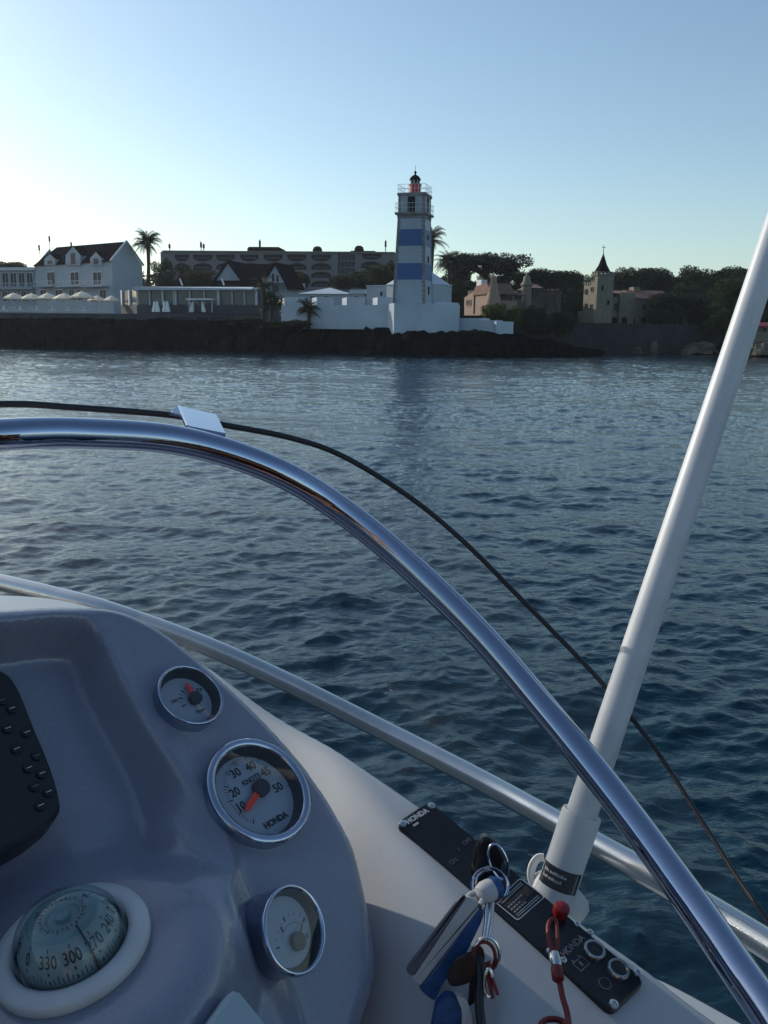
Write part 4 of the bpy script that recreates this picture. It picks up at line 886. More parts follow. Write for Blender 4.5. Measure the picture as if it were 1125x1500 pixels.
def kheight(P):
    do, near = sdist(P, outl); dr, _ = sdist(P, rec); di, _ = sdist(P, inn)
    h = np.zeros(len(P))
    # lower facet folds down past the crease
    dc = (P-cA)@cn; lateral = (P-cA)@cdv
    f = np.where(dc > 0, dc, 0); f = np.sqrt(f*f+.006**2)-.006
    h -= .22*f*sstep((lateral+.03)/.06)
    # recess
    t = np.clip(dr, 0, None)/(np.clip(dr, 0, None)+np.clip(-di, 0, None)+1e-6); t = np.where(dr <= 0, 0, t); t = np.where(di > 0, 1, t)
    t = np.maximum(t, np.clip(dr/.05, 0, 1)*sstep((compC[1]+.115-P[:, 1])/.06)); t = np.where(dr <= 0, 0, t)
    deep = -DEP*np.ones(len(P))
    # compass shelf: rises towards the viewer, lower left
    sh = sstep(((P-compC)@np.array([.45, -.89])+.075)/.13)
    shelf = -.047+.052*sh*np.clip(1-np.abs(P[:, 0]-compC[0])/.35, .3, 1)
    below = sstep(-di/.05)*sstep((compC[1]+.075-P[:, 1])/.05)
    target = deep*(1-below)+shelf*below
    h = h*(1-np.clip(t*1.2, 0, 1))+target*(t*.9+.1*sstep(t))
    PW = KF.o+P[:, :1]*KF.X+P[:, 1:]*KF.Y; hc_ = ((cbase-PW)@NC)/(NU@NC); wc = sstep((.135-np.linalg.norm(P-compC, axis=1))/.075); h = h*(1-wc)+hc_*wc
    # soft lip at the recess edge and rolled outer edge
    h += .0025*np.exp(-(dr/.006)**2)*(do > .01)
    r = .014; e = np.clip(r-do, 0, r); h -= r-np.sqrt(np.maximum(r*r-e*e, 0))
    return h, do, near
mnx, mny = outl.min(0)-.05; mxx, mxy = outl.max(0)+.05; st = .0023
gx, gy = np.meshgrid(np.arange(mnx, mxx, st), np.arange(mny, mxy, st), indexing='ij'); P = np.stack([gx.ravel(), gy.ravel()], -1)
h, do, near = kheight(P); outm = do < 0; P2 = np.where(outm[:, None], near, P); hb, _, _ = kheight(P2*(1-1e-4)+P2.mean(0)*1e-4)
h = np.where(outm, hb+do*4, h)
Hg = h.reshape(gx.shape).copy(); msk = (do > .004).reshape(gx.shape)
for _ in range(2):
    B = Hg.copy(); B[1:-1, 1:-1] = (Hg[1:-1, 1:-1]*4+2*(Hg[:-2, 1:-1]+Hg[2:, 1:-1]+Hg[1:-1, :-2]+Hg[1:-1, 2:])+Hg[:-2, :-2]+Hg[2:, 2:]+Hg[:-2, 2:]+Hg[2:, :-2])/16; Hg = np.where(msk, B, Hg)
h = Hg.ravel()
V = KF.o+P2[:, :1]*KF.X+P2[:, 1:]*KF.Y+h[:, None]*KF.Z
V[outm] -= np.outer(np.clip(-do[outm], 0, 1)*2, [0, 0, 1.0])*0
mb = MB(); mb.v = V.tolist(); I = np.arange(len(P)).reshape(gx.shape)
mb.f = np.stack([I[:-1, :-1], I[1:, :-1], I[1:, 1:], I[:-1, 1:]], -1).reshape(-1, 4).tolist(); mb.m = [0]*len(mb.f)
console = bpart('dashboard', mb, 'gel', sharp=0)
def surfK(x, y):      # point of the dashboard surface seen at x, y
    hh = 0.0
    for _ in range(12):
        q = onK(x, y, hh); hh = float(kheight(np.array([q]))[0][0])*.7+hh*.3
    return q, hh

# --- side deck: ruled, dropping aft, with the hull side below
AFT = unit([.53, -.85, 0]); LAT = np.array([-AFT[1], AFT[0], 0]); A0 = hit(330, 985, (0, 0, 1.52), np.array([0, 0, 1.])); A0[2] = 0
def zdeck(s, t):
    f = np.clip(.035-np.asarray(t, float), 0, 1); return zbase(s)-1.3*f*f/(f+.03)*sstep(np.asarray(s, float)/.25)
def zbase(s): return 1.53-.05*np.clip(s, -.6, 2)-.32*np.clip(s, 0, 2)**2-.10*np.clip(-s, 0, 1)**2
def onD(x, y, lift=0.0):
    z = 1.5
    for _ in range(30):
        p = hit(x, y, (0, 0, z+lift), np.array([0, 0, 1.])); s = (p-A0)@AFT; z = .6*z+.4*float(zdeck(s, (p-A0)@LAT))
    return np.array([(p-A0)@AFT, (p-A0)@LAT])
def Dw(s, t, h=0): p = A0+AFT*s+LAT*t; return np.array([p[0], p[1], float(zdeck(s, t))+h])
DOUT = [(-300, 880), (-100, 868), (0, 868), (100, 876), (200, 905), (262, 938), (330, 985), (460, 1068), (600, 1160), (740, 1258), (870, 1352), (945, 1405), (1010, 1455), (1075, 1502), (1180, 1590), (1000, 1800), (620, 1760)]
dpl = [onD(*p) for p in DOUT]
dpl += [dpl[-1]+np.array([-.25, -.12]), dpl[6]+np.array([.1, -.33]), dpl[0]+np.array([-.02, -.3])]
dpoly = smooth_poly(dpl, 6)
mn_, mx_ = dpoly.min(0)-.07, dpoly.max(0)+.07; st = .0045
gx, gy = np.meshgrid(np.arange(mn_[0], mx_[0], st), np.arange(mn_[1], mx_[1], st), indexing='ij'); P = np.stack([gx.ravel(), gy.ravel()], -1)
do, near = sdist(P, dpoly); outm = do < 0; Q = np.where(outm[:, None], near, P); r = .016; e = np.clip(r-do, 0, r); e = np.where(outm, r, e)
hz = zdeck(Q[:, 0], Q[:, 1])-(r-np.sqrt(np.maximum(r*r-e*e, 0)))+np.where(outm, do*22, 0)
W3 = A0+Q[:, :1]*AFT+Q[:, 1:]*LAT; W3[:, 2] = np.maximum(hz, -.2); mb = MB(); mb.v = W3.tolist(); I = np.arange(len(P)).reshape(gx.shape)
mb.f = np.stack([I[:-1, :-1], I[:-1, 1:], I[1:, 1:], I[1:, :-1]], -1).reshape(-1, 4).tolist(); mb.m = [0]*len(mb.f); bpart('side_deck', mb, 'deck', sharp=50)
# gunwale strip outboard, in the sun
gz = 1.26
GP = [hit(x, y, (0, 0, gz), np.array([0, 0, 1.])) for x, y in ((880, 1382), (940, 1408), (1000, 1434), (1125, 1502), (1260, 1580), (1500, 1740))]
GP = catmull(GP, 5); mb = MB(); n = len(GP); vs = []
for i, p in enumerate(GP):
    ins = -LAT*.30
    for off, dz in ((0, -1.3), (0, -.03), (-.008, -.008), (-.03, 0), (-.30, .012)): vs.append(p+LAT*off+np.array([0, 0, dz]))
mb.add(vs, [(i*5+k, (i+1)*5+k, (i+1)*5+k+1, i*5+k+1) for i in range(n-1) for k in range(4)]); bpart('gunwale', mb, 'deck')
# cockpit sole and far side, behind the viewer
mb = MB(); FH = Frame((A0[0], A0[1], 0), AFT, LAT, (0, 0, 1)); mb.box(.95, 3.2, -1.9, .02, .45, .5, FH); bpart('cockpit_floor', mb, 'deck', smooth=False)
mb = MB(); mb.box(.9, 3.2, -2.0, -1.9, .0, 1.2, FH); mb.box(3.2, 3.3, -2.0, .12, .0, 1.1, FH); bpart('far_coaming', mb, 'deck', smooth=False)

# unseen helm seat, added to darken dash reflections and warm the chrome
mb = MB(); cs_ = KF.o+AFT*1.65-LAT*.55; FS_ = Frame((cs_[0], cs_[1], 0), LAT, -AFT, (0, 0, 1)); mb.box(-.55, .55, -.12, .12, 1.05, 1.95, FS_); mb.box(-.55, .55, .121, .42, .5, 1.0, FS_); mb.mat(1); mb.box(-.55, .55, -.12, .12, .5, 1.049, FS_); mb.box(-.4, .4, .121, .14, 1.3, 1.7, FS_); bpart('added_helm_seat', mb, ['blackp', 'seat'], smooth=False)
# the person holding the camera, added unseen for dash shade and rail reflections
def skinbody(name, chain, edges, m, parent=None, sub=1, loc=None):
    me = bpy.data.meshes.new(name); off = np.array(loc if loc is not None else org(parent)); me.from_pydata([tuple(np.array(c[:3])-off) for c in chain], edges, [])
    o = bpy.data.objects.new(name, me); COL.objects.link(o)
    if parent: o.parent = parent
    else: o.location = off
    md = o.modifiers.new('skin', 'SKIN'); sv = me.skin_vertices[0].data
    for v, c in zip(sv, chain): v.radius = (c[3], c[3]*.8 if len(c) < 5 else c[4])
    sv[0].use_root = True; md.use_smooth_shade = True
    o.modifiers.new('sub', 'SUBSURF').render_levels = sub; me.materials.append(M[m]); return o
bx_, by_, fz = .02, -.52, .5
body = skinbody('person', [(bx_, by_, fz+.95, .15, .12), (bx_, by_, fz+1.18, .15, .11), (bx_, by_+.01, fz+1.42, .15, .11), (bx_, by_+.02, fz+1.53, .06, .06), (bx_, by_+.03, fz+1.62, .075, .09), (bx_, by_+.04, fz+1.72, .075, .095),
    (bx_-.2, by_, fz+1.42, .06), (bx_-.27, by_+.12, fz+1.2, .048), (bx_-.10, by_+.36, fz+1.33, .034), (bx_+.2, by_, fz+1.42, .06), (bx_+.27, by_+.12, fz+1.2, .048), (bx_+.10, by_+.36, fz+1.33, .034),
    (bx_-.09, by_, fz+.9, .09), (bx_-.1, by_+.02, fz+.48, .065), (bx_-.1, by_, fz+.07, .045), (bx_-.1, by_+.14, fz+.03, .04), (bx_+.09, by_, fz+.9, .09), (bx_+.1, by_+.02, fz+.48, .065), (bx_+.1, by_, fz+.07, .045), (bx_+.1, by_+.14, fz+.03, .04)],
    [(0, 1), (1, 2), (2, 3), (3, 4), (4, 5), (2, 6), (6, 7), (7, 8), (2, 9), (9, 10), (10, 11), (0, 12), (12, 13), (13, 14), (14, 15), (0, 16), (16, 17), (17, 18), (18, 19)], 'skin', loc=(bx_, by_, fz))
tag(body, 'person in a dark shirt standing behind the view, holding the camera', 'person')
skinbody('shirt', [(bx_, by_, fz+.85, .175, .15), (bx_, by_, fz+1.18, .18, .14), (bx_, by_+.01, fz+1.44, .165, .13), (bx_-.22, by_, fz+1.41, .085), (bx_-.26, by_+.07, fz+1.29, .075), (bx_+.22, by_, fz+1.41, .085), (bx_+.26, by_+.07, fz+1.29, .075)],
    [(0, 1), (1, 2), (2, 3), (3, 4), (2, 5), (5, 6)], 'shirt', parent=body)
# --- rails
def curve(pts, n=10): return catmull([rng(x, y, R) for x, y, R in pts], n)
GR = curve([(-420, 700, .86), (-200, 655, .82), (0, 637, .80), (130, 635, .815), (270, 647, .83), (400, 688, .845), (500, 747, .86), (600, 829, .86), (700, 926, .85), (800, 1042, .835), (900, 1167, .81), (1000, 1303, .775), (1080, 1418, .745), (1150, 1522, .72), (1210, 1650, .70), (1250, 1800, .72)], 12)
mb = MB(); mb.tube(GR, .0134, 32); bpart('grab_rail', mb, 'chrome', sharp=0)
BR = curve([(-300, 800, 1.75), (-100, 832, 1.55), (0, 853, 1.45), (80, 872, 1.38), (160, 894, 1.32), (300, 945, 1.25), (420, 999, 1.21), (560, 1069, 1.16), (700, 1141, 1.09), (800, 1196, 1.03), (900, 1252, .975), (1000, 1308, .93), (1125, 1384, .88), (1250, 1465, .84), (1400, 1570, .82)], 10)
mb = MB(); mb.tube(BR, .0128, 24)
for k in (0, len(BR)-1):
    e = BR[k]; mb.tube([e, e+[0, 0, -.05]-LAT*.02, e+[0, 0, -.3]-LAT*.08], .0128, 16)
bpart('side_rail', mb, 'steel', sharp=0)

# --- windscreen and its black edge trim
TRM = [(-420, 640, .97), (-200, 605, .94), (0, 592, .93), (110, 597, .93), (250, 608, .93), (325, 622, .93), (420, 640, .935), (500, 667, .94), (600, 728, .94), (680, 794, .935), (760, 874, .925), (850, 966, .91), (900, 1021, .90), (960, 1097, .885), (1030, 1206, .86), (1080, 1285, .84), (1125, 1350, .82), (1200, 1475, .79), (1260, 1600, .77)]
TC = curve(TRM, 8)
seg = len(TC); mb = MB(); n = seg; vs = []
DE = [dpl[i] for i in range(15)]; DE = np.array(catmull([Dw(s, t-.012, -.004) for s, t in DE[:15]], 10))
def resamp(P, n):
    P = np.array(P); d = np.r_[0, np.cumsum(np.linalg.norm(np.diff(P, axis=0), axis=1))]; u = np.linspace(0, d[-1], n); return np.stack([np.interp(u, d, P[:, k]) for k in range(3)], -1)
top_, bot = resamp(TC, 120), resamp(DE, 120); nr = 14
for i in range(120):
    for k in range(nr+1):
        t = k/nr; q = top_[i]*(1-t)+bot[i]*t; out = unit([q[0]+.1, q[1], 0]); vs.append(q+out*.03*sin(pi*t))
ws = MB().add(vs, [(i*(nr+1)+k, (i+1)*(nr+1)+k, (i+1)*(nr+1)+k+1, i*(nr+1)+k+1) for i in range(119) for k in range(nr)])
wsO = bpart('windscreen', ws, 'screen', sharp=0)
TR_ = top_; mb = MB(); mb.tube(TR_, [np.interp(i, [0, 45, 119], [.0036, .0031, .0018]) for i in range(120)], 12)
obj('edge_trim', mb, M['rubber'], wsO, smooth=True)
# chrome bracket between rail and trim
rp = lambda x, y, R: rng(x, y, R)
mb = MB()
A1, A2, A3 = rp(250, 606, .905), rp(263, 597, .93), rp(275, 626, .845); B1, B2, B3 = rp(312, 621, .905), rp(316, 609, .93), rp(330, 637, .845)
th = unit(np.cross(A3-A2, B2-A2))*.0016
mb.hexa([A2-th, A3-th, B3-th, B2-th, A2+th, A3+th, B3+th, B2+th])
mb.hexa([A1-th, A2-th, B2-th, B1-th, A1+th, A2+th, B2+th, B1+th]); mb.tube([A1, A2, A3], .0022, 8); mb.tube([A2, B2], .0016, 8)
A4, B4 = rp(283, 633, .842), rp(330, 641, .842); mb.hexa([A3-th, A4-th, B4-th, B3-th, A3+th, A4+th, B4+th, B3+th]); bpart('windscreen_clamp', mb, 'chrome', sharp=25)

# --- gauges
def tick(mb, F, cx, cy, ang, r0, r1, w_, z):
    c, s = cos(ang), sin(ang); mb.quad(F.w(cx+r0*c+s*w_, cy+r0*s-c*w_, z), F.w(cx+r1*c+s*w_, cy+r1*s-c*w_, z), F.w(cx+r1*c-s*w_, cy+r1*s+c*w_, z), F.w(cx+r0*c-s*w_, cy+r0*s+c*w_, z))
def gauge(name, x, y, n, R, body, face, ring, deep, dialmat='dial', label=None):
    """face centre is seen at x, y; body = how far the front stands off the panel"""
    F = nframe(face, n); mb = MB()
    mb.lathe([(R*.97, -body-.01), (R*.97, -.004), (R, -.002), (R*.985, .0003), (R-ring*.5, .0016), (R-ring, 0), (R-ring, -.0012)], F, 64)
    b = bpart(name, mb, 'chrome', sharp=0)
    mb = MB(); mb.lathe([(R-ring, -.0012), (R-ring-.001, -.003), (R-ring-.0035, -deep), ], F, 48); obj('inner_ring', mb, M['blackp'], b, smooth=True)
    mb = MB(); mb.lathe([(0, -deep), (R-ring-.0035, -deep)], F, 48); obj('dial', mb, M[dialmat], b)
    mb = MB(); mb.lathe([(0, .0002), (R*.4, -.0001), (R-ring, -.0006)], F, 48); obj('lens', mb, M['lens'], b, smooth=True)
    if label: b['label'] = label
    return b, F.up(-deep)
def onF(F, x, y): return F.loc(hit(x, y, F.o, F.Z))[:2]
# speedometer
b, F = gauge('speedometer', 382, 1155, NU, .0455, .006, rng(382, 1155, .735), .0075, .011, label='large round speed gauge reading in knots with a red needle')
ink = MB(); z = .0003
for tx, px, py, sz in (('10', 353, 1182, .0095), ('20', 344, 1161, .0095), ('30', 345, 1133, .0098), ('40', 367, 1123, .0100), ('45', 389, 1131, .0098), ('50', 407, 1154, .0098)):
    u = onF(F, px, py); ink.ntext(tx, sz, F, u[0], u[1], z, bold=.0003)
u = onF(F, 368, 1142); ink.ntext('KNOTS', .0058, F, u[0], u[1], z, bold=.0002)
u = onF(F, 404, 1202); ink.ntext('HONDA', .0066, F, u[0], u[1], z, bold=.0005)
hc = onF(F, 380, 1157)
for k in range(51):
    a = radians(222-k*(240/50)); tick(ink, F, hc[0], hc[1], a, .0285 if k % 5 else .0265, .0312, .00022 if k % 5 else .00045, z)
obj('dial_marks', ink, M['ink'], b)
mb = MB(); tp_ = onF(F, 356, 1193); d = tp_-hc; d /= np.linalg.norm(d); e = np.array([-d[1], d[0]]); L = np.linalg.norm(tp_-hc)
mb.prism([hc-e*.0026, hc-e*.0026+d*L*.8, hc+d*L, hc+e*.0026+d*L*.8, hc+e*.0026], .003, .004, F); obj('needle', mb, M['red'], b)
mb = MB(); mb.disc(hc[0], hc[1], .0072, .001, .0055, F, 28); obj('hub', mb, M['blackg'], b)
# trim gauge (upper)
b, F = gauge('trim_gauge', 280, 1017, NU, .0290, .006, rng(280, 1017, .755), .0030, .010, label='small upper round gauge with a short red needle')
ink = MB(); hc = onF(F, 284, 1026)
for k in range(9): a = radians(185-k*18); tick(ink, F, hc[0], hc[1], a, .0105 if k % 2 else .0095, .0135, .0003 if k % 2 else .0006, z)
for tx, px, py in (('DN', 256, 1027), ('UP', 293, 1011), ('TRIM', 293, 1042)):
    u = onF(F, px, py); ink.ntext(tx, .0042, F, u[0], u[1], z, bold=.0001)
obj('dial_marks', ink, M['ink'], b)
mb = MB(); tp_ = onF(F, 270, 1003); d = tp_-hc; L = np.linalg.norm(d); d /= L; e = np.array([-d[1], d[0]]); mb.prism([hc-e*.0022, hc-e*.0018+d*L*.8, hc+d*L, hc+e*.0018+d*L*.8, hc+e*.0022], .003, .004, F); obj('needle', mb, M['red'], b)
mb = MB(); mb.disc(hc[0], hc[1], .0055, .001, .0055, F, 24); obj('hub', mb, M['blackg'], b)
# fuel gauge (lower, stands proud)
NL = unit([0.739, -0.408, 0.534]); q, hh = surfK(418, 1372); ps = KF.w(q[0], q[1], hh); Rp = np.linalg.norm(ps-CAM)
b, F = gauge('fuel_gauge', 432, 1362, NL, .0300, .03, rng(432, 1361, Rp-.030), .0032, .008, label='lower round gauge in a deep chrome housing')
ink = MB(); hc = onF(F, 433, 1380)
for k in range(9): a = radians(160-k*17); tick(ink, F, hc[0], hc[1], a, .0175 if k % 4 else .0160, .0195, .0002 if k % 4 else .0006, z)
for k in range(24): a0_ = radians(150-k*5); a1_ = a0_-radians(5); ink.quad(F.w(hc[0]+.0125*cos(a0_), hc[1]+.0125*sin(a0_), z), F.w(hc[0]+.0125*cos(a1_), hc[1]+.0125*sin(a1_), z), F.w(hc[0]+.0128*cos(a1_), hc[1]+.0128*sin(a1_), z), F.w(hc[0]+.0128*cos(a0_), hc[1]+.0128*sin(a0_), z))
for tx, px, py in (('E', 413, 1362), ('F', 450, 1372)):
    u = onF(F, px, py); ink.ntext(tx, .0048, F, u[0], u[1], z, bold=.0002)
obj('dial_marks', ink, M['ink'], b)
mb = MB(); tp_ = onF(F, 440, 1345); d = tp_-hc; L = np.linalg.norm(d); d /= L; e = np.array([-d[1], d[0]]); mb.prism([hc-e*.0011, hc+d*L, hc+e*.0011], .003, .0036, F); obj('needle', mb, M['redp'], b)
mb = MB(); mb.disc(hc[0], hc[1], .0062, .001, .0045, F, 24); obj('hub', mb, M['blackp'], b)

# --- compass
CF = nframe(cf, NC, (.1, .99, 0)); RF = .0490
mb = MB(); mb.lathe([(RF*.96, -.05), (RF*.96, -.008), (RF, -.006), (RF*1.0, -.001), (RF*.975, .0018), (RF*.80, .0026), (RF*.735, .0010), (RF*.72, -.003)], CF, 72)
cmp_ = bpart('compass', mb, 'flange', sharp=0); cmp_['label'] = 'domed compass in a pale round flange reading 270'
RD = .0355
Fd = CF.up(-.001)
mb = MB(); mb.lathe([(RF*.735, -.004), (RD*1.01, -.001), (RD*.97, -.002), (RD*.9, -.01)], CF, 64); obj('dome_seal', mb, M['rubber'], cmp_, smooth=True)
mb = MB(); mb.lathe([(RD*cos(a), RD*.97*sin(a)) for a in np.linspace(0, pi/2, 20)], Fd, 64); obj('glass_dome', mb, M['dome'], cmp_, smooth=True)
RK = RD*.90; e1 = radians(46)
def onS(az, el, rr=RK): return Fd.w(rr*cos(el)*cos(az), rr*cos(el)*sin(az), rr*sin(el)*.97)
mb = MB(); mb.lathe([(RK*cos(a), RK*.97*sin(a)) for a in np.linspace(-.1, e1, 12)], Fd, 64); obj('card', mb, M['card'], cmp_, smooth=True)
mb = MB(); zc = RK*.97*sin(e1); rc = RK*cos(e1); mb.lathe([(rc, zc), (rc*.93, zc+.0012), (rc*.5, zc+.0012), (rc*.42, zc-.001), (rc*.22, zc-.001), (rc*.2, zc+.002), (0, zc+.0032)], Fd, 48); obj('card_top', mb, M['cardtop'], cmp_, smooth=True)
az0 = math.atan2(*(CF.loc(CAM)[[1, 0]])) - radians(4)    # bearing 300 faces the viewer
ink = MB(); RT_ = RK*1.006
for deg in range(0, 360, 5):
    a = az0+radians(300-deg)*1.0; hgt = radians(15 if deg % 30 == 0 else (10 if deg % 10 == 0 else 7)); w_ = radians(1.0 if deg % 30 == 0 else .5)
    ink.add([onS(a-w_, radians(3), RT_), onS(a+w_, radians(3), RT_), onS(a+w_, radians(3)+hgt, RT_), onS(a-w_, radians(3)+hgt, RT_)], [(0, 1, 2, 3)])
for deg in range(0, 360, 30):
    a = az0+radians(300-deg); ink.text(str(deg), .0090, lambda x, y, a=a: onS(a+x*.85/(RK*.88), radians(28)+y*1.25/RK, RT_), bold=.0001)
    ink.add([onS(a-.012, radians(38), RT_), onS(a+.012, radians(38), RT_), onS(a+.012, radians(43), RT_), onS(a-.012, radians(43), RT_)], [(0, 1, 2, 3)])
obj('card_marks', ink, M['ink'], cmp_)
mb = MB()
for k in range(28):
    a = 2*pi*k/28; tick(mb, Fd, 0, 0, a, rc*.55, rc*(.62 if k % 2 else .68), .0004, zc+.0018)
mb.ntext('N', .006, Fd, rc*.8*cos(1), rc*.8*sin(1), zc+.0018); mb.ntext('S', .006, Fd, -rc*.75, .0, zc+.0018); obj('card_rose', mb, M['ink'], cmp_)
az_l = az0+radians(300-279); mb = MB(); mb.tube([onS(az_l, radians(e), RD*.965) for e in (2, 12, 24, 36, 48, 56)], .0007, 6); obj('lubber_line', mb, M['ink'], cmp_, smooth=True)

# --- chart plotter in the recess
hP = -DEP; PF = KF.up(hP)
pl = smooth_poly([onK(x, y, hP+.012) for x, y in ((-240, 1010), (-120, 975), (-30, 972), (8, 983), (28, 1008), (50, 1062), (74, 1120), (88, 1168), (86, 1192), (60, 1214), (0, 1248), (-100, 1300), (-240, 1360))], 4)
mb = MB(); mb.prism([tuple(p) for p in pl], -.02, .012, PF, bev=.003); cpl = bpart('chart_plotter', mb, 'blackp', sharp=30); cpl['label'] = 'black chart plotter with rows of small keys at the left edge'
for i, (x, y) in enumerate(((4, 1025), (18, 1037), (12, 1066), (-8, 1050), (25, 1096), (40, 1072), (55, 1106), (43, 1124), (62, 1132), (52, 1151), (72, 1159), (60, 1179))):
    u = onK(x, y, hP+.0135); mb = MB(); mb.disc(u[0], u[1], .0042, .011, .0135, PF, 18); mb.mat(1); mb.box(u[0]-.0022, u[0]+.0022, u[1]-.00035, u[1]+.00035, .0135, .0138, PF); obj('key', mb, [M['blackg'], M['inkw'] if i % 3 else M['inkd']], cpl)
u0 = [onK(x, y, hP+.0125) for x, y in ((-220, 1040), (-60, 1010), (-25, 1150), (-40, 1230), (-220, 1310))]; mb = MB(); mb.prism([tuple(p) for p in u0], .0122, .0132, PF); obj('screen', mb, M['blackg'], cpl)
# --- small hatch at the bottom edge
hp = [surfK(x, y) for x, y in ((298, 1512), (342, 1450), (356, 1450), (405, 1512), (420, 1600), (290, 1600))]; hm = max(h_ for _, h_ in hp)+.016
mb = MB(); mb.prism([tuple(onK(x, y, hm)) for x, y in ((296, 1512), (336, 1455), (344, 1449), (354, 1452), (400, 1508), (430, 1600), (290, 1600))], hm-.03, hm, KF, bev=.003); bpart('hatch_cover', mb, 'teal', sharp=30)

# --- switch panel on the side deck
c0, c1, c2, c3 = onD(580, 1205), onD(625, 1175), onD(945, 1440), onD(897, 1483)
pm_ = [Dw(*c) for c in (c0, c1, c2, c3)]; PX = unit((pm_[1]-pm_[0])+(pm_[2]-pm_[3])); PY = unit((pm_[0]+pm_[1])-(pm_[2]+pm_[3])); PY = unit(PY-np.dot(PX, PY)*PX); PZ = unit(np.cross(PX, PY))
if PZ[2] < 0: PZ = -PZ
pc = np.mean(pm_, axis=0); SPF = Frame(pc+PZ*.0055, PX, PY, PZ)      # plate top plane
def onS_(x, y, z=0): return SPF.loc(hit(x, y, SPF.w(0, 0, z), SPF.Z))[:2]
crn = [onS_(580, 1205), onS_(628, 1173), onS_(946, 1437), onS_(897, 1484)]
def rounded(cs, r, n=5):
    out = []; m_ = len(cs)
    for i in range(m_):
        p, a, b = np.array(cs[i]), np.array(cs[i-1]), np.array(cs[(i+1) % m_]); d1, d2 = unit(a-p), unit(b-p); q0, q1 = p+d1*r, p+d2*r
        for k in range(n+1): t = k/n; out.append(q0*(1-t)**2+2*p*t*(1-t)+q1*t*t)
    return out
mb = MB(); mb.prism([tuple(p) for p in rounded(crn, .008)], -.014, 0, SPF, bev=.0012); sp = bpart('switch_panel', mb, 'blackg', sharp=30); sp['label'] = 'long black switch panel screwed to the white side deck'
for x, y in ((590, 1207), (632, 1181), (899, 1471), (934, 1425), (845, 1354), (864, 1366), (805, 1394), (825, 1407)):
    u = onS_(x, y); big = (x, y) in ((590, 1207), (632, 1181), (899, 1471), (934, 1425)); r_ = .0036 if big else .0028
    mb = MB(); Fs = Frame(SPF.w(u[0], u[1], 0), SPF.X, SPF.Y, SPF.Z); mb.lathe([(r_, 0), (r_*.92, .0012), (r_*.5, .0019), (.0009, .0020), (.0008, .0010), (0, .0010)], Fs, 20); obj('screw', mb, M['steel'], sp, smooth=True)
mb = MB(); sgn = 1 if (SPF.w(.01, 0, 0)-SPF.o) @ RT > 0 else -1
u = onS_(611, 1196); mb.ntext('HONDA', .0070, SPF, u[0], u[1], .0004, bold=.0004); obj('lettering', mb, M['inkw'], sp)
mb = MB(); u = onS_(609, 1208); mb.box(u[0]-.003, u[0]+.003, u[1]-.001, u[1]+.001, 0, .0008, SPF); obj('indicator_lamp', mb, M['inkw'], sp)
mb = MB(); u = onS_(839, 1386); mb.ntext('HONDA', .0075, SPF, u[0], u[1], .0004, bold=.0003)
for x, y, a in ((664, 1262, 0), (684, 1233, 0), (672, 1245, .5)):
    u = onS_(x, y); mb.ntext({664: 'ON', 684: 'OFF', 672: 'I'}[x], .006, SPF, u[0], u[1], .0004)
obj('switch_marks', mb, M['inkd'], sp)
for x, y in ((851, 1412), (886, 1441)):
    u = onS_(x, y); mb = MB()
    for k in range(16):
        a = 2*pi*k/16; a2 = 2*pi*(k+1)/16
        if x == 886: q4 = [(u[0]+r_*cos(t), u[1]+r_*sin(t)) for r_, t in ((.005, a), (.005, a2), (.0043, a2), (.0043, a))]; mb.quad(*[SPF.w(p[0], p[1], .0004) for p in q4])
    if x == 851:
        for x0, x1, y0, y1 in ((-.006, .006, .0035, .0042), (-.006, .006, -.0042, -.0035), (-.006, -.0053, -.0035, .0035), (.0053, .006, -.0035, .0035), (-.001, .001, -.002, .002), (-.0045, -.003, .0042, .006), (.003, .0045, .0042, .006)): mb.box(u[0]+x0, u[0]+x1, u[1]+y0, u[1]+y1, .0002, .0005, SPF)
    obj('symbol', mb, M['inkd'], sp)
# framed notice
q4 = [onS_(x, y) for x, y in ((724, 1322), (762, 1286), (799, 1314), (758, 1350))]; q4 = np.array(q4); cq = q4.mean(0)
mb = MB(); ro = rounded(q4, .003, 3); ri = [cq+(p-cq)*.93 for p in ro]; n = len(ro)
mb.add([SPF.w(p[0], p[1], .0005) for p in ro]+[SPF.w(p[0], p[1], .0005) for p in ri], [(i, (i+1) % n, n+(i+1) % n, n+i) for i in range(n)]); 
lat2 = unit(q4[1]-q4[0]); lon2 = unit(q4[2]-q4[1])
for k, (t, g_) in enumerate(((.12, .8), (.19, .8), (.80, .8), (.87, .8))):
    a = q4[0]*(1-t)+q4[3]*t; b_ = q4[1]*(1-t)+q4[2]*t; a2 = a*.9+b_*.1; b2 = a*.1+b_*.9; mb.quad(*[SPF.w(p[0], p[1], .0005) for p in (a2, b2, b2+lon2*.0006, a2+lon2*.0006)])
obj('notice_frame', mb, M['inkw'], sp)
mb = MB(); a, b_, c_, d_ = [q4[0]*(1-t)*(1-s_)+q4[1]*(1-t)*s_+q4[2]*t*s_+q4[3]*t*(1-s_) for t, s_ in ((.30, .08), (.30, .92), (.62, .92), (.72, .08))]; mb.quad(*[SPF.w(p[0], p[1], .0004) for p in (a, b_, c_, d_)]); obj('notice_picture', mb, M['brownpic'], sp)
mb = MB()
for t, L_ in ((.42, .7), (.55, .5), (.68, .6)):
    for k in range(int(9*L_)):
        s0 = .12+k*.09; p = q4[0]*(1-t)*(1-s0)+q4[1]*(1-t)*s0+q4[2]*t*s0+q4[3]*t*(1-s0); mb.quad(*[SPF.w(*(p+d1*lat2+d2*lon2), .0006) for d1, d2 in ((0, 0), (.0022, 0), (.0022, .0012), (0, .0012))])
obj('notice_lines', mb, M['inkw'], sp)
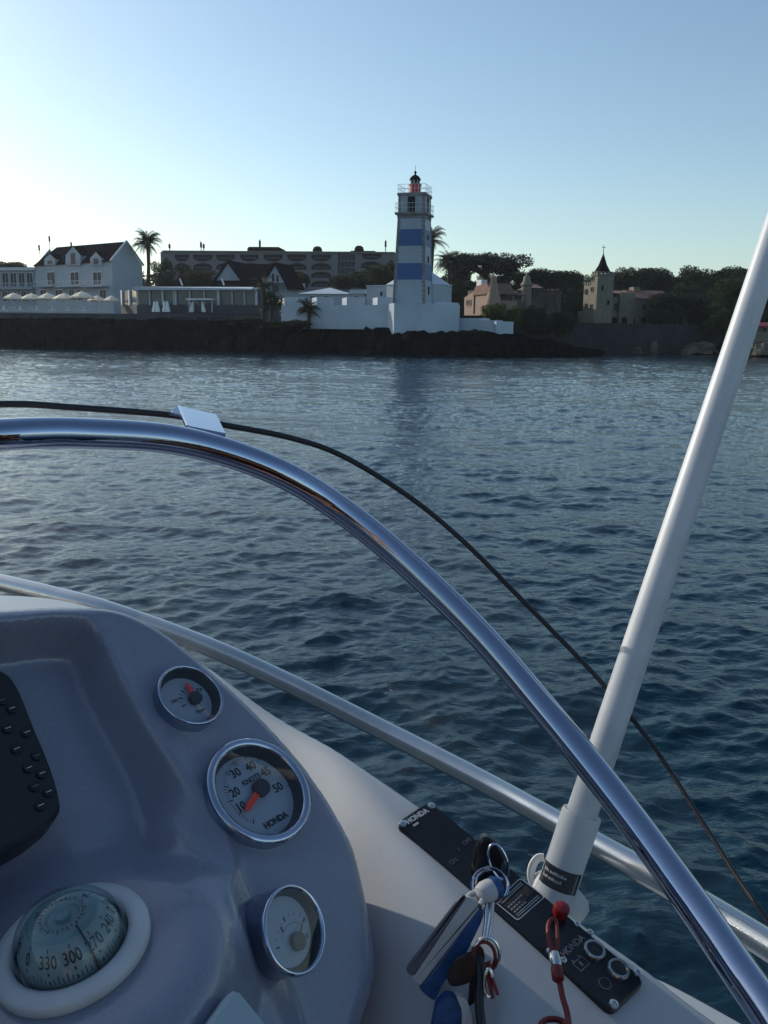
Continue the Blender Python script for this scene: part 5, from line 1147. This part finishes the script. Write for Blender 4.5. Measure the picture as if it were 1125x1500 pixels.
# kill-switch knob
u = onS_(819, 1341); Fs = Frame(SPF.w(u[0], u[1], 0), SPF.X, SPF.Y, SPF.Z)
mb = MB(); mb.lathe([(.0052, 0), (.0052, .003), (.0062, .0035), (.0066, .008), (.0058, .0105), (.0030, .0116), (0, .0118)], Fs, 28); obj('stop_knob', mb, M['redp'], sp, smooth=True)
for x, y in ((870, 1394), (905, 1422)):
    u = onS_(x, y); Fs = Frame(SPF.w(u[0], u[1], 0), SPF.X, SPF.Y, SPF.Z); mb = MB(); mb.lathe([(.0088, 0), (.0088, .0025), (.0082, .0036), (.0064, .0036), (.0060, .0025)], Fs, 32); bt = obj('button_bezel', mb, M['steel'], sp, smooth=True)
    mb = MB(); mb.lathe([(.0062, .0), (.0059, .0027), (.0034, .003), (0, .003)], Fs, 24); obj('button', mb, M['blackp'], sp, smooth=True)
# ignition key in its lock
u = onS_(713, 1272); Fs = Frame(SPF.w(u[0], u[1], 0), unit(SPF.X+SPF.Y*.2), unit(SPF.Y-SPF.X*.2), SPF.Z)
mb = MB(); mb.lathe([(.013, 0), (.0125, .006), (.009, .008), (0, .008)], Fs, 28); obj('ignition_lock', mb, M['blackp'], sp, smooth=True)

# --- aerial with its mount
ab = rng(809, 1322, .93); at_ = rng(1180, 205, 1.02); ad = unit(at_-ab); AF = nframe(ab, ad, (0, 1, 0)); LA = np.linalg.norm(at_-ab)
def tpx(x, y): # length along the pole seen at x,y
    d = ray(x, y); w0 = CAM-ab; b_ = d@ad; return ((w0@ad)-(w0@d)*b_)/(1-b_*b_)
s1 = tpx(845, 1187)
mb = MB(); mb.lathe([(0, s1-.03), (.0146, s1-.03), (.0144, s1+.1), (.0122, LA), (.0115, LA*1.5), (0, LA*1.5)], AF, 32); ae = bpart('aerial_pole', mb, 'pole', sharp=40); ae['label'] = 'thick white aerial pole rising to the upper right'
mb = MB(); mb.lathe([(.0150, s1-.002), (.0182, s1), (.0188, s1-.003), (.0184, s1*.5), (.0186, .02), (.020, .005), (.022, -.03)], AF, 40); sle = bpart('aerial_sleeve', mb, 'pole', sharp=40)
sl0, sl1 = tpx(806, 1292), tpx(815, 1262); nv = AF.loc(CAM); a_c = math.atan2(nv[1], nv[0])
mb = MB(); mb.lathe([(.01895, sl0), (.01895, sl1)], AF, 40, a_c-1.25, a_c+1.15, closed=False); obj('sticker', mb, M['blackg'], sle, smooth=True)
mb = MB(); rr = random.Random(3)
for row, (f0, n_) in enumerate(((.62, 13), (.34, 11))):
    z0_ = sl0+(sl1-sl0)*f0; a = a_c-1.0
    for k in range(n_):
        wd2 = rr.uniform(.05, .09); hh_ = (sl1-sl0)*rr.choice((.10, .12, .15)); mb.lathe([(.0190, z0_), (.0190, z0_+hh_*.9)], AF, 2, a, a+wd2, closed=False); a += wd2+.03+(0.05 if k == 3 else 0)
mb.lathe([(.0190, sl0+.001), (.0190, sl1-.001)], AF, 2, a_c+.85, a_c+.88, closed=False); obj('sticker_marks', mb, M['inkw'], sle)
# ratchet foot: a disc and a loop handle
fn = unit(LAT*.62+np.array([0, 0, .55])-AFT*.1); fc_ = rng(822, 1308, .955); FF = nframe(fc_, fn, (0, 0, 1))
mb = MB(); mb.lathe([(0, .010), (.018, .010), (.026, .007), (.030, .001), (.030, -.006), (.024, -.03)], FF, 36); bpart('aerial_foot', mb, 'whitep', sharp=40)
lp = catmull([rng(x, y, .945) for x, y in ((797, 1256), (788, 1257), (780, 1268), (778, 1284), (785, 1300), (800, 1306))], 6); mb = MB(); mb.tube(lp, .0030, 10, flat=1.4); bpart('cable_loop', mb, 'whitep')

# ------------------------------------------------------------------ keys and lanyard: things of their own
def dk(x, y, lift): # point a given height above the deck as seen at x,y
    c = onD(x, y, lift); return Dw(c[0], c[1], lift)
kr = thing('key_bunch', dk(712, 1300, .03), 'bunch of keys with black key head and steel rings hanging from the ignition', 'keys')
def ringpts(c, ax, ay, r, n=28): return [c+r*(ax*cos(2*pi*k/n)+ay*sin(2*pi*k/n)) for k in range(n+1)]
mb = MB(); kp = [(693, 1268), (697, 1240), (708, 1221), (724, 1228), (737, 1247), (736, 1268), (724, 1284), (705, 1282)]
KFm = Frame(dk(715, 1255, .03), RT, UP*.9+FW*.0, -FW); pk = [KFm.loc(hit(x, y, KFm.o, FW))[:2] for x, y in kp]; pk = smooth_poly(pk, 4); mb.prism([tuple(p) for p in pk], -.006, .004, Frame(KFm.o, RT, UP, -FW), bev=.002)
obj('key_head', mb, M['blackg'], kr, smooth=True)
mb = MB(); k0 = dk(713, 1272, .002); mb.tube([k0, dk(713, 1262, .028)], .004, 10); obj('key_blade', mb, M['steel'], kr, smooth=True)
mb = MB(); c = dk(730, 1262, .036); mb.tube(ringpts(c, RT*.5, unit(UP-RT*.25), .0145), .0010, 8, caps=False); obj('key_ring', mb, M['chrome'], kr, smooth=True)
mb = MB(); c = dk(717, 1297, .034); mb.tube(ringpts(c, RT, unit(UP+FW*.3)*.95, .0135), .0012, 8, caps=False); mb.tube(ringpts(c+np.array([.002, .002, -.002]), RT, unit(UP+FW*.3)*.93, .0130), .0010, 8, caps=False); obj('key_ring', mb, M['chrome'], kr, smooth=True)
# swivel cap, snap hook, chain
mb = MB(); a, b_ = dk(701, 1312, .034), dk(731, 1297, .034); ax = unit(b_-a); Fz = nframe(a, ax, (0, 0, 1)); L = np.linalg.norm(b_-a)
mb.lathe([(0, -.002), (.006, 0), (.0085, L*.3), (.0085, L*.62)], Fz, 20); mb.mat(1); mb.lathe([(.0088, L*.6), (.0088, L*.85), (.006, L), (0, L*1.02)], Fz, 20); obj('cord_cap', mb, [M['fwhite'], M['blue']], kr, smooth=True)
mb = MB(); hk = [dk(x, y, .03) for x, y in ((709, 1378), (713, 1350), (712, 1322), (716, 1312), (720, 1322), (718, 1350), (713, 1382))]; mb.tube(catmull(hk, 6), .0022, 10); obj('snap_hook', mb, M['steel'], kr, smooth=True)
for i, (x, y, r_, m_) in enumerate(((713, 1398, .0125, 'steel'), (709, 1402, .011, 'redc'), (716, 1440, .010, 'steel'))):
    mb = MB(); c = dk(x, y, .028); mb.tube(ringpts(c, RT*(.75 if i < 2 else .3), unit(UP), r_), .0014 if m_ == 'steel' else .0013, 8, caps=False); obj('split_ring' if m_ == 'steel' else 'red_loop', mb, M[m_], kr, smooth=True)
mb = MB(); mb.tube(catmull([dk(x, y, .024) for x, y in ((700, 1395), (704, 1430), (702, 1470), (706, 1520), (700, 1580))], 6), .0035, 10); obj('dark_strap', mb, M['blackp'], kr, smooth=True)
mb = MB(); mb.tube(catmull([dk(x, y, .03) for x, y in ((712, 1410), (716, 1435), (722, 1462))], 6), .0015, 8); mb.tube(catmull([dk(x, y, .03) for x, y in ((716, 1408), (721, 1432), (729, 1457))], 6), .0013, 8); obj('red_cord_end', mb, M['redc'], kr, smooth=True)
for i, pts in enumerate((((690, 1395), (700, 1385), (710, 1400), (700, 1460), (694, 1520), (684, 1500), (688, 1440)), ((668, 1405), (690, 1396), (700, 1410), (690, 1436), (664, 1444), (655, 1430)))):
    c = dk(695, 1430, .014+.006*i); F_ = Frame(c, RT, UP, -FW); pk = smooth_poly([F_.loc(hit(x, y, c, FW))[:2] for x, y in pts], 4); mb = MB(); mb.prism([tuple(p) for p in pk], -.0015, .0015, F_, bev=.0006); obj('key', mb, M['blackp'], kr, smooth=True)

def slab(name, pts, th, lift, m, parent, xy, tilt=(0, 0, 0)):
    c = dk(*xy, lift); n = unit(-FW+np.asarray(tilt, float)); F_ = nframe(c, n, UP); pk = [F_.loc(hit(x, y, c, n))[:2] for x, y in pts]; pk = rounded(pk, .003, 3); mb = MB(); mb.prism([tuple(p) for p in pk], -th, 0, F_); return obj(name, mb, M[m], parent, smooth=True, sharp=35) if parent else None
fl_ = thing('key_float', dk(650, 1380, .03), 'blue, white and grey striped foam key float lying on the white deck', 'key float')
T_ = RT*.05+UP*.15
slab('grey_layer', ((677, 1311), (684, 1314), (606, 1431), (594, 1424), (600, 1412)), .004, .034, 'fgrey', fl_, (650, 1380), T_)
slab('white_layer', ((683, 1312), (700, 1322), (703, 1330), (620, 1446), (602, 1433)), .006, .034, 'fwhite', fl_, (650, 1380), T_)
slab('blue_layer', ((703, 1329), (709, 1334), (707, 1346), (698, 1366), (684, 1394), (661, 1424), (646, 1446), (637, 1467), (624, 1458), (613, 1447)), .007, .034, 'blue', fl_, (650, 1380), T_)
mb = MB()
cst = dk(650, 1380, .034); n_ = unit(-FW+T_); F_ = nframe(cst+n_*.0006, n_, UP); rr = random.Random(5); a_, b_ = [F_.loc(hit(x, y, F_.o, n_))[:2] for x, y in ((640, 1434), (688, 1368))]
for k in range(26):
    p = a_+(b_-a_)*(k/26); d1 = unit(b_-a_); d2 = np.array([-d1[1], d1[0]]); hh_ = .0016*rr.uniform(.6, 1); mb.quad(*[F_.w(*q) for q in (p, p+d1*.0011, p+d1*.0011+d2*hh_*.4, p+d2*hh_*.4)])
pass
mb = MB(); mb.tube(catmull([dk(x, y, .034) for x, y in ((684, 1316), (692, 1309), (703, 1311), (707, 1318), (703, 1326))], 5), .0022, 8); obj('cord_loop', mb, M['fwhite'], fl_, smooth=True)
f2_ = thing('spare_float', dk(662, 1485, .02), 'blue and white foam float at the bottom edge below the striped one', 'key float')
slab('blue_part', ((633, 1512), (640, 1474), (655, 1459), (668, 1462), (675, 1478), (677, 1512), (676, 1560), (630, 1560)), .012, .028, 'blue', f2_, (655, 1490), T_)
slab('white_part', ((668, 1458), (684, 1464), (692, 1490), (694, 1560), (678, 1560), (677, 1480)), .010, .025, 'fwhite', f2_, (680, 1490), T_)

ly = thing('stop_lanyard', dk(812, 1370, .02), 'red coiled safety lanyard with crimped loop hanging from the switch panel', 'lanyard')
mb = MB(); lo = [(809, 1394), (804, 1376), (803, 1357), (808, 1347), (814, 1350), (816, 1366), (816, 1385), (813, 1396)]
mb.tube(catmull([dk(x, y, .022) for x, y in lo], 6), .0018, 10); obj('cord_loop', mb, M['redc'], ly, smooth=True)
def crimp(x0, y0, x1, y1, r_, m_, nm):
    a, b_ = dk(x0, y0, .022), dk(x1, y1, .022); F_ = nframe(a, unit(b_-a), (0, 0, 1)); L = np.linalg.norm(b_-a); mb = MB(); mb.lathe([(0, 0), (r_*.8, 0), (r_, L*.1), (r_, L*.9), (r_*.8, L), (0, L)], F_, 16); obj(nm, mb, M[m_], ly, smooth=True)
crimp(811, 1396, 816, 1417, .0042, 'steel', 'crimp'); crimp(815, 1416, 818, 1436, .0045, 'redc', 'heat_shrink')
mb = MB(); cd_ = [dk(x, y, .020) for x, y in ((819, 1434), (824, 1460), (831, 1485), (833, 1515), (825, 1540))]; cpts = catmull(cd_, 6); mb.tube(cpts, .0022, 10)
coil = []
for k in range(150):
    t = k/149; a = t*2*pi*6; cx = 812+6*t; cy = 1494+t*95; q = dk(cx+20*cos(a), cy+13*sin(a), .022+.006*sin(a)); coil.append(q)
mb.tube(coil, .0021, 8); obj('coiled_cord', mb, M['redc'], ly, smooth=True)

# ------------------------------------------------------------------ morning air
mb = MB(); mb.box(-2700, 2700, -2700, 2700, -2.0, 24.0); hzm = bpy.data.materials.new('air'); hzm.use_nodes = True; t = hzm.node_tree; t.nodes.clear()
ou = t.nodes.new('ShaderNodeOutputMaterial'); pv_ = t.nodes.new('ShaderNodeVolumePrincipled'); pv_.inputs['Color'].default_value = (.86, .92, 1, 1); pv_.inputs['Density'].default_value = .00016; pv_.inputs['Anisotropy'].default_value = .35
t.links.new(pv_.outputs[0], ou.inputs['Volume']); M['air'] = hzm; hz_ = obj('haze', mb, hzm); tag(hz_, 'thin pale sea haze over the whole bay', kind='stuff')
